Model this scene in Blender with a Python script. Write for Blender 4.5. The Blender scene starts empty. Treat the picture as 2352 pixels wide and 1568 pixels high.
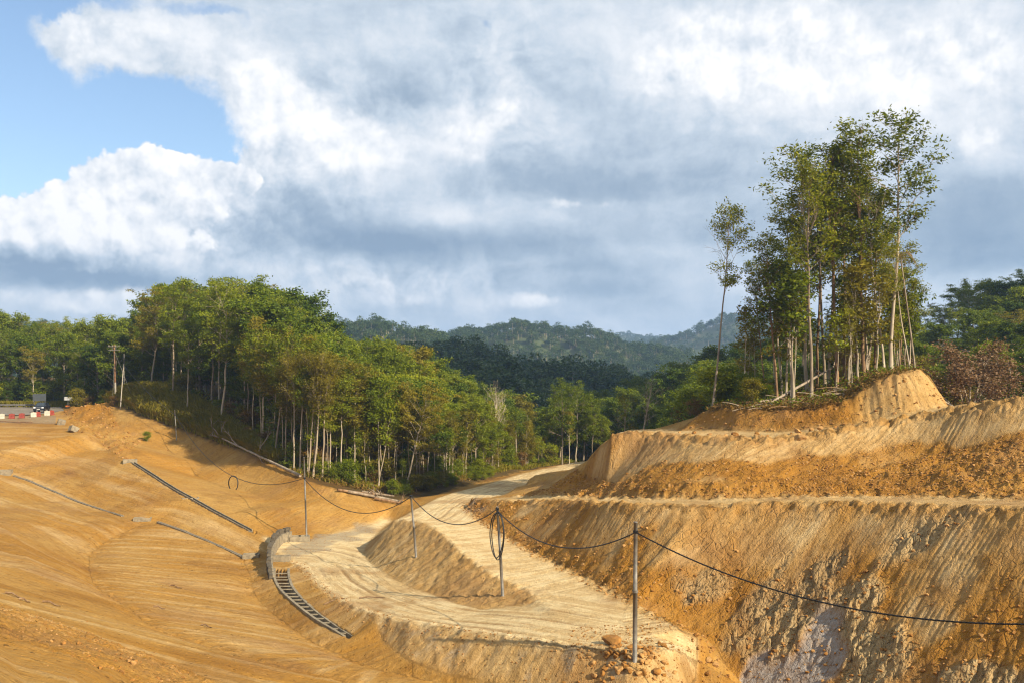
import bpy, math, random
import numpy as np
from mathutils import Vector, Matrix, geometry

# ------------------------------------------------------------------ camera, world, sun, exposure
SC = bpy.context.scene
COL = SC.collection
F, CU, CV = 2287.0, 1176.0, 880.0          # focal length / image centre column / horizon row, in units of a 2352 px wide frame
cam_data = bpy.data.cameras.new("camera")
cam_data.sensor_width = 36.0
cam_data.lens = 36.0 * F / 2352.0
cam_data.shift_y = (CV - 784.0) / 2352.0
cam_data.clip_start = 0.5
cam_data.clip_end = 20000.0
cam = bpy.data.objects.new("camera", cam_data)
COL.objects.link(cam)
cam.location = (0, 0, 0)
cam.rotation_euler = (math.radians(90), 0, 0)
SC.camera = cam
SC.view_settings.view_transform = 'Standard'
SC.view_settings.look = 'None'
SC.view_settings.gamma = 1.0
SC.view_settings.exposure = 1.05
SC.view_settings.use_curve_mapping = False
SC.cycles.filter_width = 1.2
SC.cycles.max_bounces = 6
SC.cycles.diffuse_bounces = 3
SC.cycles.glossy_bounces = 2
SC.cycles.transmission_bounces = 3
SC.cycles.transparent_max_bounces = 6
SC.cycles.volume_bounces = 1

HAZE = 0.00020
SUN_EL, SUN_AZ = math.radians(30), math.radians(131)      # azimuth clockwise from +Y
sun_data = bpy.data.lights.new("sun", 'SUN')
sun_data.energy = 5.0
sun_data.angle = math.radians(0.5)
sun_data.color = (1.0, 0.89, 0.70)
sun = bpy.data.objects.new("sun", sun_data)
COL.objects.link(sun)
SUN_DIR = Vector((math.sin(SUN_AZ) * math.cos(SUN_EL), math.cos(SUN_AZ) * math.cos(SUN_EL), math.sin(SUN_EL)))
sun.rotation_euler = SUN_DIR.to_track_quat('Z', 'Y').to_euler()
sun.location = SUN_DIR * 300


class NT:
    """Small helper that writes node expressions."""
    dim = '3D'

    def __init__(s, tree):
        s.t = tree
        s.n = tree.nodes
        s.l = tree.links

    def put(s, sock, v):
        if isinstance(v, bpy.types.NodeSocket):
            s.l.new(v, sock)
        elif v is not None:
            sock.default_value = v

    def m(s, op, a, b=None, c=None, clamp=False):
        n = s.n.new('ShaderNodeMath')
        n.operation = op
        n.use_clamp = clamp
        s.put(n.inputs[0], a)
        if b is not None: s.put(n.inputs[1], b)
        if c is not None: s.put(n.inputs[2], c)
        return n.outputs[0]

    def v(s, op, a, b=None, c=None):
        n = s.n.new('ShaderNodeVectorMath')
        n.operation = op
        s.put(n.inputs[0], a)
        if b is not None: s.put(n.inputs[1], b)
        if c is not None: s.put(n.inputs[2], c)
        return n.outputs['Value'] if op in ('DOT_PRODUCT', 'LENGTH') else n.outputs[0]

    def xyz(s, a):
        n = s.n.new('ShaderNodeSeparateXYZ')
        s.put(n.inputs[0], a)
        return n.outputs

    def comb(s, x, y, z):
        n = s.n.new('ShaderNodeCombineXYZ')
        for i, q in enumerate((x, y, z)): s.put(n.inputs[i], q)
        return n.outputs[0]

    def noise(s, vec, scale, detail=4, rough=0.55, dist=0.0, color=False):
        n = s.n.new('ShaderNodeTexNoise')
        n.noise_dimensions = s.dim
        if vec is not None: s.put(n.inputs['Vector'], vec)
        n.inputs['Scale'].default_value = scale
        n.inputs['Detail'].default_value = detail
        n.inputs['Roughness'].default_value = rough
        n.inputs['Distortion'].default_value = dist
        return n.outputs['Color' if color else 0]

    def voro(s, vec, scale, feature='F1', out='Distance', detail=0.0, rough=0.5):
        n = s.n.new('ShaderNodeTexVoronoi')
        n.feature = feature
        n.voronoi_dimensions = s.dim
        n.inputs['Detail'].default_value = detail
        n.inputs['Roughness'].default_value = rough
        if vec is not None: s.put(n.inputs['Vector'], vec)
        n.inputs['Scale'].default_value = scale
        return n.outputs[out]

    def mr(s, x, a, b, c=0.0, d=1.0, smooth=True):
        n = s.n.new('ShaderNodeMapRange')
        n.interpolation_type = 'SMOOTHSTEP' if smooth else 'LINEAR'
        s.put(n.inputs[0], x)
        for i, q in enumerate((a, b, c, d)): s.put(n.inputs[i + 1], q)
        return n.outputs[0]

    def mix(s, f, a, b, mode='MIX'):
        n = s.n.new('ShaderNodeMix')
        n.data_type = 'RGBA'
        n.blend_type = mode
        s.put(n.inputs[0], f)
        s.put(n.inputs[6], (*a, 1) if isinstance(a, tuple) and len(a) == 3 else a)
        s.put(n.inputs[7], (*b, 1) if isinstance(b, tuple) and len(b) == 3 else b)
        return n.outputs[2]

    def ramp(s, f, stops):
        n = s.n.new('ShaderNodeValToRGB')
        e = n.color_ramp.elements
        while len(e) < len(stops): e.new(0.5)
        for i, (p, c) in enumerate(stops):
            e[i].position = p
            e[i].color = (*c, 1)
        s.put(n.inputs[0], f)
        return n.outputs[0]

    def attr(s, name, out='Fac'):
        n = s.n.new('ShaderNodeAttribute')
        n.attribute_name = name
        return n.outputs[out]


def uv_dir(u, v):
    """azimuth and elevation of the direction seen at frame position (u, v)"""
    x, z = (u - CU) / F, (CV - v) / F
    return math.atan2(x, 1.0), math.atan2(z, math.hypot(x, 1.0))


def build_world():
    w = bpy.data.worlds.new("World")
    SC.world = w
    w.use_nodes = True
    t = NT(w.node_tree)
    t.dim = '2D'
    t.n.clear()
    out = t.n.new('ShaderNodeOutputWorld')
    tc = t.n.new('ShaderNodeTexCoord')
    d = t.v('NORMALIZE', tc.outputs['Generated'])
    X = t.xyz(d)
    az = t.m('ARCTAN2', X[0], X[1])
    el = t.m('ARCSINE', X[2])
    p = t.comb(az, el, 0.0)
    # warps: large lazy, then billowy
    w1 = t.v('SUBTRACT', t.noise(p, 5.0, 3, 0.5, color=True), (0.5, 0.5, 0.5))
    w2 = t.v('SUBTRACT', t.noise(p, 22.0, 5, 0.62, color=True), (0.5, 0.5, 0.5))
    q = t.v('MULTIPLY_ADD', w1, (0.075, 0.06, 0), p)
    q = t.v('MULTIPLY_ADD', w2, (0.045, 0.045, 0), q)
    qs = t.v('MULTIPLY_ADD', w2, (0.016, 0.010, 0), t.v('MULTIPLY_ADD', w1, (0.035, 0.013, 0), p))     # softer, for shading

    def gsum(vec, items, base, k=1.0):
        acc = base
        for (u, v, su, sv, amp) in items:
            amp *= k
            a, e = uv_dir(u, v)
            iu, iv = F / su, F / sv
            r = t.v('MULTIPLY_ADD', vec, (iu, iv, 0), (-a * iu, -e * iv, 0))
            g = t.m('POWER', 2.71828, t.m('MULTIPLY', t.v('DOT_PRODUCT', r, r), -0.5))
            acc = t.m('MULTIPLY_ADD', g, amp, acc)
        return acc
    # where the cover opens to blue
    holes = [(60, 60, 90, 190, -.85), (20, 330, 130, 110, -.95), (330, 265, 120, 55, -1.05), (440, 300, 65, 70, -.9), (170, 370, 120, 70, -.7),
             (500, 20, 90, 22, -.6), (230, 20, 120, 30, -.7), (1100, 45, 25, 22, -.5), (560, 655, 90, 60, -.25), (690, 560, 60, 40, -.3), (480, 345, 70, 38, -.75), (10, 250, 60, 120, -.4)]
    puffs = [(560, 470, 60, 80, .3), (150, 640, 200, 60, .6), (250, 90, 110, 40, .75), (150, 165, 50, 55, .6), (420, 95, 110, 35, .4), (125, 235, 40, 22, .35)]
    cov = gsum(q, holes + puffs, 1.0)
    fine = t.noise(p, 45.0, 6, 0.62)
    cov = t.m('ADD', cov, t.m('MULTIPLY', t.m('SUBTRACT', fine, 0.5), 0.22))
    wd = gsum(p, [(330, 110, 330, 120, .15)], 0.15)
    alpha = t.mr(cov, t.m('SUBTRACT', 0.47, wd), t.m('ADD', 0.47, wd))
    # light and dark masses of the cloud field
    light = [(330, 400, 120, 60, .42), (110, 530, 130, 38, .45), (470, 440, 90, 60, .35), (300, 530, 200, 50, .25), (150, 690, 260, 22, .5),
             (270, 70, 160, 45, .34), (200, 140, 90, 50, .22), (430, 100, 120, 40, .25), (600, 200, 60, 90, .42), (700, 300, 110, 60, .42), (860, 335, 170, 45, .48),
             (1060, 320, 110, 40, .25), (1160, 250, 35, 35, .3), (1130, 95, 35, 22, .45), (1480, 170, 70, 60, .2),
             (1720, 70, 200, 75, .5), (1650, 180, 130, 50, .3), (1930, 200, 210, 70, .42), (2190, 120, 190, 120, .36), (2250, 320, 70, 50, .3),
             (1010, 492, 100, 20, .45), (1350, 468, 200, 16, .34), (1470, 570, 110, 15, .42), (1200, 690, 130, 14, .4), (1120, 500, 60, 12, .2), (1250, 600, 80, 8, .2), (840, 620, 150, 16, .14), (1690, 640, 200, 40, .18), (2250, 650, 170, 20, .3)]
    dark = [(905, 215, 85, 42, -.34), (690, 480, 130, 45, -.26), (880, 560, 190, 30, -.42), (1150, 560, 230, 24, -.34), (1230, 420, 170, 45, -.24), (1520, 430, 190, 32, -.24),
            (1300, 610, 220, 20, -.22), (1400, 665, 150, 18, -.3), (210, 640, 170, 22, -.62), (40, 615, 120, 18, -.3), (2230, 480, 120, 60, -.4), (2260, 590, 150, 40, -.42), (1480, 330, 150, 55, -.12),
            (1100, 130, 120, 70, -.08), (1700, 540, 120, 60, -.18)]
    lum = gsum(qs, light, 0.52, 0.34)
    lum = gsum(qs, dark, lum, 0.82)
    stripe = t.mr(t.noise(t.v('MULTIPLY', qs, (1.0, 2.5, 1.0)), 7.0, 7, 0.6), .34, .66)
    qn = t.v('MULTIPLY_ADD', w2, (0.014, 0.014, 0), t.v('MULTIPLY_ADD', w1, (0.05, 0.03, 0), p))

    def puff(sc):
        return t.m('ABSOLUTE', t.m('SUBTRACT', t.noise(qn, sc, 2, 0.5), 0.5))
    bil = t.m('ADD', t.m('ADD', puff(13.0), t.m('MULTIPLY', puff(29.0), .65)), t.m('MULTIPLY', puff(61.0), .42))
    rel = t.m('SUBTRACT', t.noise(qn, 20.0, 5, 0.62), t.noise(t.v('ADD', qn, (0.008, 0.010, 0)), 20.0, 5, 0.62))
    heap = gsum(p, [(290, 480, 260, 100, .9), (680, 290, 170, 90, .6), (1130, 250, 80, 120, .5), (900, 650, 250, 40, .5), (260, 110, 160, 60, .35), (1900, 200, 300, 120, .25)], 0.12)
    lum = t.m('ADD', lum, t.m('MULTIPLY', t.m('SUBTRACT', stripe, 0.5), 0.15))
    lum = t.m('ADD', lum, t.m('MULTIPLY', t.m('SUBTRACT', bil, 0.15), t.m('MULTIPLY', heap, 0.95)))
    lum = t.m('ADD', lum, t.m('MULTIPLY', rel, t.m('MULTIPLY_ADD', heap, -0.85, -0.22)))
    ccol = t.ramp(lum, [(0.0, (.225, .305, .41)), (0.26, (.335, .415, .51)), (0.50, (.52, .59, .67)), (0.76, (.77, .79, .82)), (1.0, (.95, .93, .91))])
    # heaped clouds in front: cauliflower outlines, lit tops, grey undersides
    pv = t.v('MULTIPLY_ADD', w2, (0.010, 0.010, 0), p)
    vo = t.voro(pv, 13.0, detail=4.0, rough=0.62)
    vo2 = t.voro(t.v('ADD', pv, (0.0075, 0.0105, 0)), 13.0, detail=4.0, rough=0.62)
    relief = t.m('SUBTRACT', vo2, vo)
    lobes = t.m('MULTIPLY', t.m('SUBTRACT', 0.52, vo), 0.50)
    crisp = [(325, 405, 75, 50, .8), (430, 425, 85, 48, .7), (545, 412, 38, 26, .6), (205, 470, 85, 55, .8), (50, 525, 90, 42, .9), (370, 510, 150, 75, .6), (150, 565, 170, 42, .7), (1132, 96, 30, 26, .75)]
    soft = [(615, 190, 60, 85, .55), (700, 290, 105, 60, .6), (860, 340, 150, 45, .6), (1160, 245, 36, 34, .6), (1720, 80, 190, 70, .62), (1650, 185, 110, 40, .4), (1940, 190, 190, 60, .5), (2200, 130, 170, 100, .45), (2260, 330, 70, 50, .45),
            (1200, 692, 120, 16, .6), (960, 690, 60, 22, .45), (840, 640, 90, 28, .4), (260, 80, 140, 45, .42), (190, 150, 80, 50, .3), (1480, 170, 60, 50, .4), (1060, 300, 60, 40, .3), (130, 690, 260, 20, .7), (420, 640, 120, 30, .3), (1010, 490, 90, 16, .4), (1350, 466, 190, 13, .36), (1470, 570, 100, 12, .38)]
    mc = gsum(pv, crisp, 0.0)
    msf = gsum(qs, soft, 0.0)
    ac = t.mr(t.m('ADD', mc, lobes), 0.30, 0.42)
    asf = t.m('MULTIPLY', t.mr(t.m('ADD', t.m('MULTIPLY', msf, 1.2), t.m('MULTIPLY', lobes, .8)), 0.20, 0.66), .9)
    under = gsum(qs, [(215, 628, 200, 30, -.75), (30, 610, 90, 22, -.4), (560, 520, 60, 80, -.25)], 0.0)
    lc = t.m('ADD', t.m('MULTIPLY_ADD', relief, .55, .90), under)
    lc = t.m('ADD', lc, t.m('MULTIPLY', rel, -.35))
    ls = t.m('ADD', t.m('MULTIPLY_ADD', relief, .45, .86), t.m('MULTIPLY', rel, -.5))
    rampstops = [(0.0, (.225, .305, .41)), (0.26, (.335, .415, .51)), (0.50, (.52, .59, .67)), (0.76, (.77, .79, .82)), (1.0, (.97, .95, .93))]
    ccol = t.mix(asf, ccol, t.ramp(ls, rampstops))
    ccol = t.mix(ac, ccol, t.ramp(lc, rampstops))
    alpha = t.m('MAXIMUM', alpha, ac)
    sky = t.n.new('ShaderNodeTexSky')
    sky.sky_type = 'NISHITA'
    sky.sun_disc = False
    sky.sun_elevation = SUN_EL
    sky.sun_rotation = SUN_AZ
    sky.air_density = 1.0
    sky.dust_density = 0.6
    sky.ozone_density = 1.6
    b1 = t.n.new('ShaderNodeBackground')
    t.put(b1.inputs[0], sky.outputs[0])
    b1.inputs[1].default_value = 0.080
    b2 = t.n.new('ShaderNodeBackground')
    t.put(b2.inputs[0], ccol)
    b2.inputs[1].default_value = 0.585
    ms = t.n.new('ShaderNodeMixShader')
    t.put(ms.inputs[0], alpha)
    t.l.new(b1.outputs[0], ms.inputs[1])
    t.l.new(b2.outputs[0], ms.inputs[2])
    t.l.new(ms.outputs[0], out.inputs[0])
    w.cycles.sampling_method = 'MANUAL'
    w.cycles.sample_map_resolution = 512


build_world()

# ------------------------------------------------------------------ noise
def _hash(ix, iy, seed):
    h = (ix.astype(np.int64) * 374761393 + iy.astype(np.int64) * 668265263 + seed * 974634777) & 0xFFFFFFFF
    h = ((h ^ (h >> 13)) * 1274126177) & 0xFFFFFFFF
    h ^= h >> 16
    return h


def perlin(x, y, seed=0):
    x = np.asarray(x, np.float64); y = np.asarray(y, np.float64)
    ix, iy = np.floor(x).astype(np.int64), np.floor(y).astype(np.int64)
    fx, fy = x - ix, y - iy
    u, v = fx * fx * fx * (fx * (fx * 6 - 15) + 10), fy * fy * fy * (fy * (fy * 6 - 15) + 10)

    def g(dx, dy):
        a = _hash(ix + dx, iy + dy, seed) * (2 * math.pi / 4294967296.0)
        return np.cos(a) * (fx - dx) + np.sin(a) * (fy - dy)
    n0 = g(0, 0) * (1 - u) + g(1, 0) * u
    n1 = g(0, 1) * (1 - u) + g(1, 1) * u
    return (n0 * (1 - v) + n1 * v) * 1.4


def fbm(x, y, octaves=4, seed=0, gain=0.5):
    s, a, f = 0.0, 1.0, 1.0
    for o in range(octaves):
        s = s + a * perlin(np.asarray(x) * f + 17.3 * o, np.asarray(y) * f - 9.1 * o, seed + o)
        a *= gain
        f *= 2.03
    return s


def ridged(x, y, octaves=4, seed=0):
    s, a, f = 0.0, 1.0, 1.0
    for o in range(octaves):
        s = s + a * (1 - 2 * np.abs(perlin(np.asarray(x) * f + 5.7 * o, np.asarray(y) * f + 3.3 * o, seed + o)))
        a *= 0.5
        f *= 2.1
    return s


def sstep(x, a, b):
    t = np.clip((x - a) / (b - a), 0, 1)
    return t * t * (3 - 2 * t)


# ------------------------------------------------------------------ survey points of the place
def P(u, v, h=None, d=None):
    """point of the place from a sight line (u, v) and either its height below the eye h or its distance d"""
    if d is None:
        d = h * F / (v - CV)
    return ((u - CU) / F * d, d, (CV - v) / F * d)


def line(*pts):
    return [P(*p) if len(p) == 3 else P(p[0], p[1], None, p[3]) for p in pts]


def spline(pts, step=1.0):
    p = np.array(pts, float)
    if len(p) < 3:
        n = max(2, int(np.linalg.norm(p[-1] - p[0]) / step) + 1)
        return np.linspace(p[0], p[-1], n)
    q = np.vstack([2 * p[0] - p[1], p, 2 * p[-1] - p[-2]])
    out = []
    for i in range(1, len(q) - 2):
        a, b, c, e = q[i - 1], q[i], q[i + 1], q[i + 2]
        n = max(1, int(np.linalg.norm(c - b) / step))
        t = (np.arange(n) / n)[:, None]
        cr = 0.5 * (2 * b + (c - a) * t + (2 * a - 5 * b + 4 * c - e) * t ** 2 + (3 * b - a - 3 * c + e) * t ** 3)
        li = b + (c - b) * t
        out.append(0.6 * cr + 0.4 * li)
    out.append(q[-2][None])
    return np.vstack(out)


LN = {}
LN['low_near'] = line((668, 1290, 15.4), (704, 1307, 15.3), (728, 1340, 15.2), (772, 1372, 15.0), (830, 1400, 14.7), (900, 1420, 14.4), (1000, 1437, 14.1),
                      (1091, 1450, 13.8), (1240, 1471, 13.3), (1340, 1484, 13.1), (1400, 1490, 13.0), (1458, 1495, 12.9), (1540, 1488, 13.0), (1600, 1495, 13.5))
LN['low_far'] = line((900, 1196, 15.0), (868, 1222, 15.2), (838, 1262, 15.3), (848, 1290, 15.25), (885, 1316, 15.1), (940, 1346, 14.9), (990, 1362, 14.75), (1040, 1380, 14.45), (1110, 1398, 14.15),
                     (1160, 1392, 13.95), (1205, 1390, 13.75))
LN['mound_crest'] = line((906, 1193, 12.2), (940, 1194, 12.0), (974, 1200, 11.9), (1015, 1231, 12.3), (1065, 1275, 12.75), (1103, 1304, 13.05), (1141, 1328, 13.25), (1200, 1354, 13.4), (1240, 1376, 13.4))
LN['up_left'] = line((906, 1193, 12.2), (941, 1175, 12.2), (985, 1152, 12.4), (1029, 1134, 12.6), (1117, 1111, 12.8), (1205, 1085, 12.9), (1300, 1064, 12.9), (1345, 1056, 12.9))
LN['up_right'] = line((1600, 1452, 13.3), (1560, 1440, 13.0), (1480, 1395, 13.1), (1400, 1355, 13.1), (1330, 1318, 13.0), (1260, 1285, 12.9), (1200, 1252, 12.7), (1150, 1222, 12.4), (1100, 1190, 12.2),
                      (1074, 1166, 12.1), (1088, 1149, 12.2), (1150, 1139, 12.3), (1184, 1131, 12.4), (1215, 1112, 12.6), (1300, 1088, 12.7), (1350, 1076, 12.8))
LN['junction'] = line((1280, 1415, 13.3), (1400, 1440, 13.1), (1500, 1455, 13.0))
LN['crest1'] = line((1082, 1147, 11.4), (1150, 1150, 10.9), (1220, 1148, 10.4), (1300, 1150, 9.6), (1400, 1154, 8.7), (1500, 1159, 8.36), (1600, 1163, 8.23), (1700, 1156, 7.97), (1800, 1150, 7.68), (1900, 1150, 7.45),
                    (2000, 1153, 7.3), (2100, 1157, 7.1), (2200, 1160, 6.9), (2352, 1166, 6.6), (2600, 1175, 6.2), (2900, 1180, 5.8))
LN['bench1_in'] = line((1186, 1139, 11.2), (1290, 1140, 10.2), (1350, 1143, 9.6), (1500, 1146, 8.55), (1650, 1146, 8.15), (1800, 1142, 7.95), (1950, 1141, 7.75), (2100, 1142, 7.5), (2250, 1145, 7.2), (2352, 1148, 7.0),
                       (2600, 1152, 6.6), (2900, 1155, 6.2))
LN['ledge'] = line((1188, 1112, 11.2), (1225, 1110, 11.0), (1285, 1112, 10.5))
LN['ledge_back'] = line((1215, 1092, 11.4), (1290, 1078, 11.2))
LN['face2_bot'] = line((1292, 1112, 9.9), (1330, 1106, 9.3), (1400, 1108, 8.4), (1500, 1107, 7.5), (1600, 1108, 7.2), (1700, 1106, 7.05), (1800, 1100, 6.9), (1900, 1092, 6.7), (2000, 1075, 6.2), (2100, 1055, 5.6), (2200, 1035, 4.85),
                       (2352, 1012, 3.95), (2600, 990, 3.2), (2900, 970, 2.6))
LN['crest2'] = line((1405, 996, 4.4), (1450, 992, 4.3), (1560, 1000, 4.35), (1640, 1004, 4.3), (1720, 1006, 4.25), (1820, 1000, 4.1), (1900, 987, 3.65), (1990, 970, 3.1), (2080, 956, 2.6), (2150, 945, 2.2),
                    (2250, 928, None, 74), (2352, 912, None, 72), (2600, 880, None, 70), (2900, 850, None, 69))
LN['nose'] = line((1405, 996, 4.4), (1372, 1026, 5.8), (1340, 1060, 7.3), (1290, 1110, 9.9))
LN['nose_back'] = line((1425, 990, None, 94), (1385, 1030, None, 104), (1350, 1062, None, 112), (1310, 1085, None, 122))
LN['bench2_back'] = line((1440, 985, None, 100), (1500, 984, None, 103), (1545, 986, None, 100))
LN['bench2_drop'] = line((1440, 1040, None, 112), (1500, 1035, None, 116), (1560, 1010, None, 114), (1620, 960, None, 112))
LN['top_toe'] = line((1560, 990, 4.45), (1620, 988, 4.3), (1700, 991, 4.2), (1800, 992, 4.08), (1900, 983, 3.68), (1960, 976, 3.38), (2010, 965, 3.02), (2080, 952, 2.52), (2150, 941, None, 80.5), (2180, 933, None, 81.5))
LN['top_lip'] = line((1572, 985, None, 97), (1585, 970, None, 97), (1605, 955, None, 96), (1634, 941, None, 92.5), (1700, 938, None, 88.8), (1801, 938, None, 86.2), (1880, 933, None, 84.6), (1945, 918, None, 84.2), (1985, 893, None, 84),
                     (2020, 868, None, 83.8), (2060, 851, None, 83.6), (2100, 846, None, 83.8), (2122, 850, None, 84.6), (2138, 880, None, 85.2), (2166, 926, None, 86))
LN['flank'] = line((2133, 858, None, 90), (2148, 893, None, 92), (2168, 934, None, 94))
LN['flank_foot'] = line((2184, 940, None, 83), (2187, 948, None, 88), (2188, 953, None, 94), (2180, 957, None, 101))
LN['top_mid'] = line((1640, 938, None, 98), (1700, 922, None, 96), (1800, 908, None, 95), (1900, 882, None, 94), (2000, 856, None, 93), (2060, 846, None, 92), (2110, 845, None, 92))
LN['top_back'] = line((1640, 945, None, 106), (1700, 935, None, 106), (1800, 920, None, 106), (1900, 900, None, 106), (2000, 880, None, 105), (2100, 885, None, 103), (2160, 945, None, 100))
LN['road_edge'] = line((-300, 972, 5.8), (-80, 968, 5.8), (0, 966, 5.8), (60, 963, 5.75), (118, 962, 5.7), (138, 964, 5.7))
LN['ditch'] = line((142, 968, 5.9), (172, 987, 6.65), (223, 1011, 7.6), (258, 1040, 8.65), (300, 1056, 9.2))
LN['channel'] = line((300, 1056, 9.2), (350, 1088, 10.2), (400, 1120, 11.2), (440, 1142, 11.9), (500, 1176, 12.9), (590, 1223, 14.3), (640, 1240, 14.9))
LN['drain1'] = line((-120, 1060, 9.3), (0, 1085, 10.5), (19, 1088, 10.6), (81, 1111, 11.55), (188, 1156, 12.85), (282, 1185, 13.4), (330, 1192, 13.55), (352, 1196, 13.7), (430, 1223, 14.3), (500, 1252, 14.9), (562, 1280, 15.4))
LN['crease'] = line((317, 1203, 13.85), (253, 1234, 14.0), (207, 1268, 14.0), (205, 1298, 13.75), (213, 1331, 13.35), (240, 1358, 13.1), (287, 1384, 12.95), (333, 1421, 12.75), (377, 1444, 12.7), (467, 1474, 12.95), (600, 1514, 13.4),
                    (784, 1554, 14.2), (950, 1592, 14.8))
LN['left_up1'] = line((0, 1200, 11.6), (100, 1215, 12.7), (200, 1225, 13.4))
LN['left_up2'] = line((0, 1300, 10.6), (90, 1310, 11.6), (170, 1325, 12.5))
LN['band_up'] = line((-150, 1340, 8.8), (0, 1386, 9.5), (93, 1413, 9.7), (200, 1452, 10.3), (300, 1489, 10.9), (400, 1527, 11.4), (500, 1570, 11.9), (620, 1610, 12.5))
LN['band_low'] = line((-150, 1430, 7.4), (0, 1478, 7.9), (100, 1500, 8.3), (200, 1524, 8.7), (300, 1575, 9.6), (400, 1620, 10.3))
LN['near_left'] = line((-100, 1568, 5.5), (0, 1590, 6.0), (100, 1640, 6.6), (200, 1700, 7.2))
LN['left_toe'] = line((562, 1290, 15.55), (575, 1317, 15.75), (585, 1361, 15.95), (624, 1402, 16.05), (672, 1437, 16.05), (715, 1469, 16.05), (780, 1500, 16.0), (850, 1527, 15.9), (1000, 1562, 15.7), (1120, 1600, 15.6), (1250, 1640, 15.6))
LN['drain_l'] = line((626, 1270, 15.25), (627, 1293, 15.4), (625, 1325, 15.55), (634, 1346, 15.55), (648, 1363, 15.6), (669, 1382, 15.6), (694, 1403, 15.65), (726, 1426, 15.7), (763, 1447, 15.75), (800, 1468, 15.75))
LN['drain_r'] = line((668, 1290, 15.4), (668, 1317, 15.5), (675, 1343, 15.5), (688, 1361, 15.5), (707, 1381, 15.5), (730, 1401, 15.5), (755, 1420, 15.55), (788, 1443, 15.6), (812, 1459, 15.7))
LN['front_toe'] = line((880, 1470, 15.55), (930, 1510, 15.5), (1000, 1535, 15.4), (1091, 1556, 15.3), (1200, 1585, 15.3), (1340, 1612, 15.1), (1450, 1640, 14.9), (1560, 1640, 15.2))
LN['trough'] = line((1622, 1462, 14.4), (1640, 1482, 15.1), (1690, 1568, 16.5), (1800, 1640, 17.0), (2000, 1750, 17.3), (2352, 1900, 17.3), (2700, 2000, 16.6), (3000, 2200, 15.6))
LN['trough_near'] = line((1600, 1560, 15.2), (1600, 1700, 15.3), (1700, 1900, 14.6), (1900, 2200, 13.5))
LN['bank_crest'] = line((200, 935, None, 172), (269, 930, None, 165), (300, 945, None, 157), (336, 961, None, 152), (380, 976, None, 149), (430, 992, None, 145), (497, 1017, None, 138.5), (564, 1034, None, 132.5), (632, 1067, None, 123.5), (690, 1096, None, 116.5),
                        (760, 1119, None, 112.5), (830, 1135, None, 113), (900, 1147, None, 115), (985, 1140, None, 120), (1060, 1120, None, 131), (1130, 1102, None, 142), (1205, 1082, None, 153), (1290, 1066, None, 166))
LN['bank_toe'] = line((330, 1005, None, 143), (376, 1033, None, 140), (440, 1057, None, 135.5), (510, 1076, None, 129), (570, 1092, None, 124), (632, 1108, None, 118.5), (690, 1130, None, 112.5), (760, 1152, None, 108.5), (830, 1167, None, 108), (900, 1166, None, 111), (945, 1160, None, 115))
LN['bank_foot'] = line((440, 1092, None, 127), (505, 1110, None, 122.5), (560, 1126, None, 118.5), (620, 1150, None, 110))
LN['floor'] = line((600, 1229, 14.4), (660, 1240, 14.9), (705, 1243, 15.05), (780, 1222, 15.05), (850, 1205, 14.95), (885, 1192, 14.9))
LN['rubble_l'] = line((200, 985, 6.0), (250, 1005, 7.2), (300, 1032, 8.4))
LN['heap_top'] = line((170, 932, None, 165), (188, 931, None, 164), (215, 923, None, 164), (240, 914, None, 165), (262, 918, None, 167))
LN['heap_foot'] = line((142, 950, None, 164), (170, 962, None, 158), (220, 975, None, 152), (280, 985, None, 146))
LN['heap_back'] = line((160, 947, None, 174), (190, 945, None, 177), (230, 942, None, 180))
LN['plat1'] = line((-300, 958, 5.4), (0, 957, 5.45), (60, 954, 5.35), (117, 950, 5.25), (140, 949, 5.2))
LN['plat2'] = line((-300, 945, 5.15), (0, 943, 5.1), (90, 943, 5.1), (140, 943, 5.1))
LN['plat3'] = line((-400, 934, 5.0), (0, 932, 5.0), (90, 932, 5.0), (140, 932, 5.0))
LN['grass_hill'] = line((250, 925, None, 178), (285, 898, None, 170), (320, 893, None, 166), (365, 903, None, 162), (430, 935, None, 155), (520, 984, None, 143.5), (600, 1040, None, 131.5), (680, 1085, None, 120.5), (760, 1108, None, 117.5), (850, 1128, None, 119), (935, 1138, None, 121))

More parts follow.
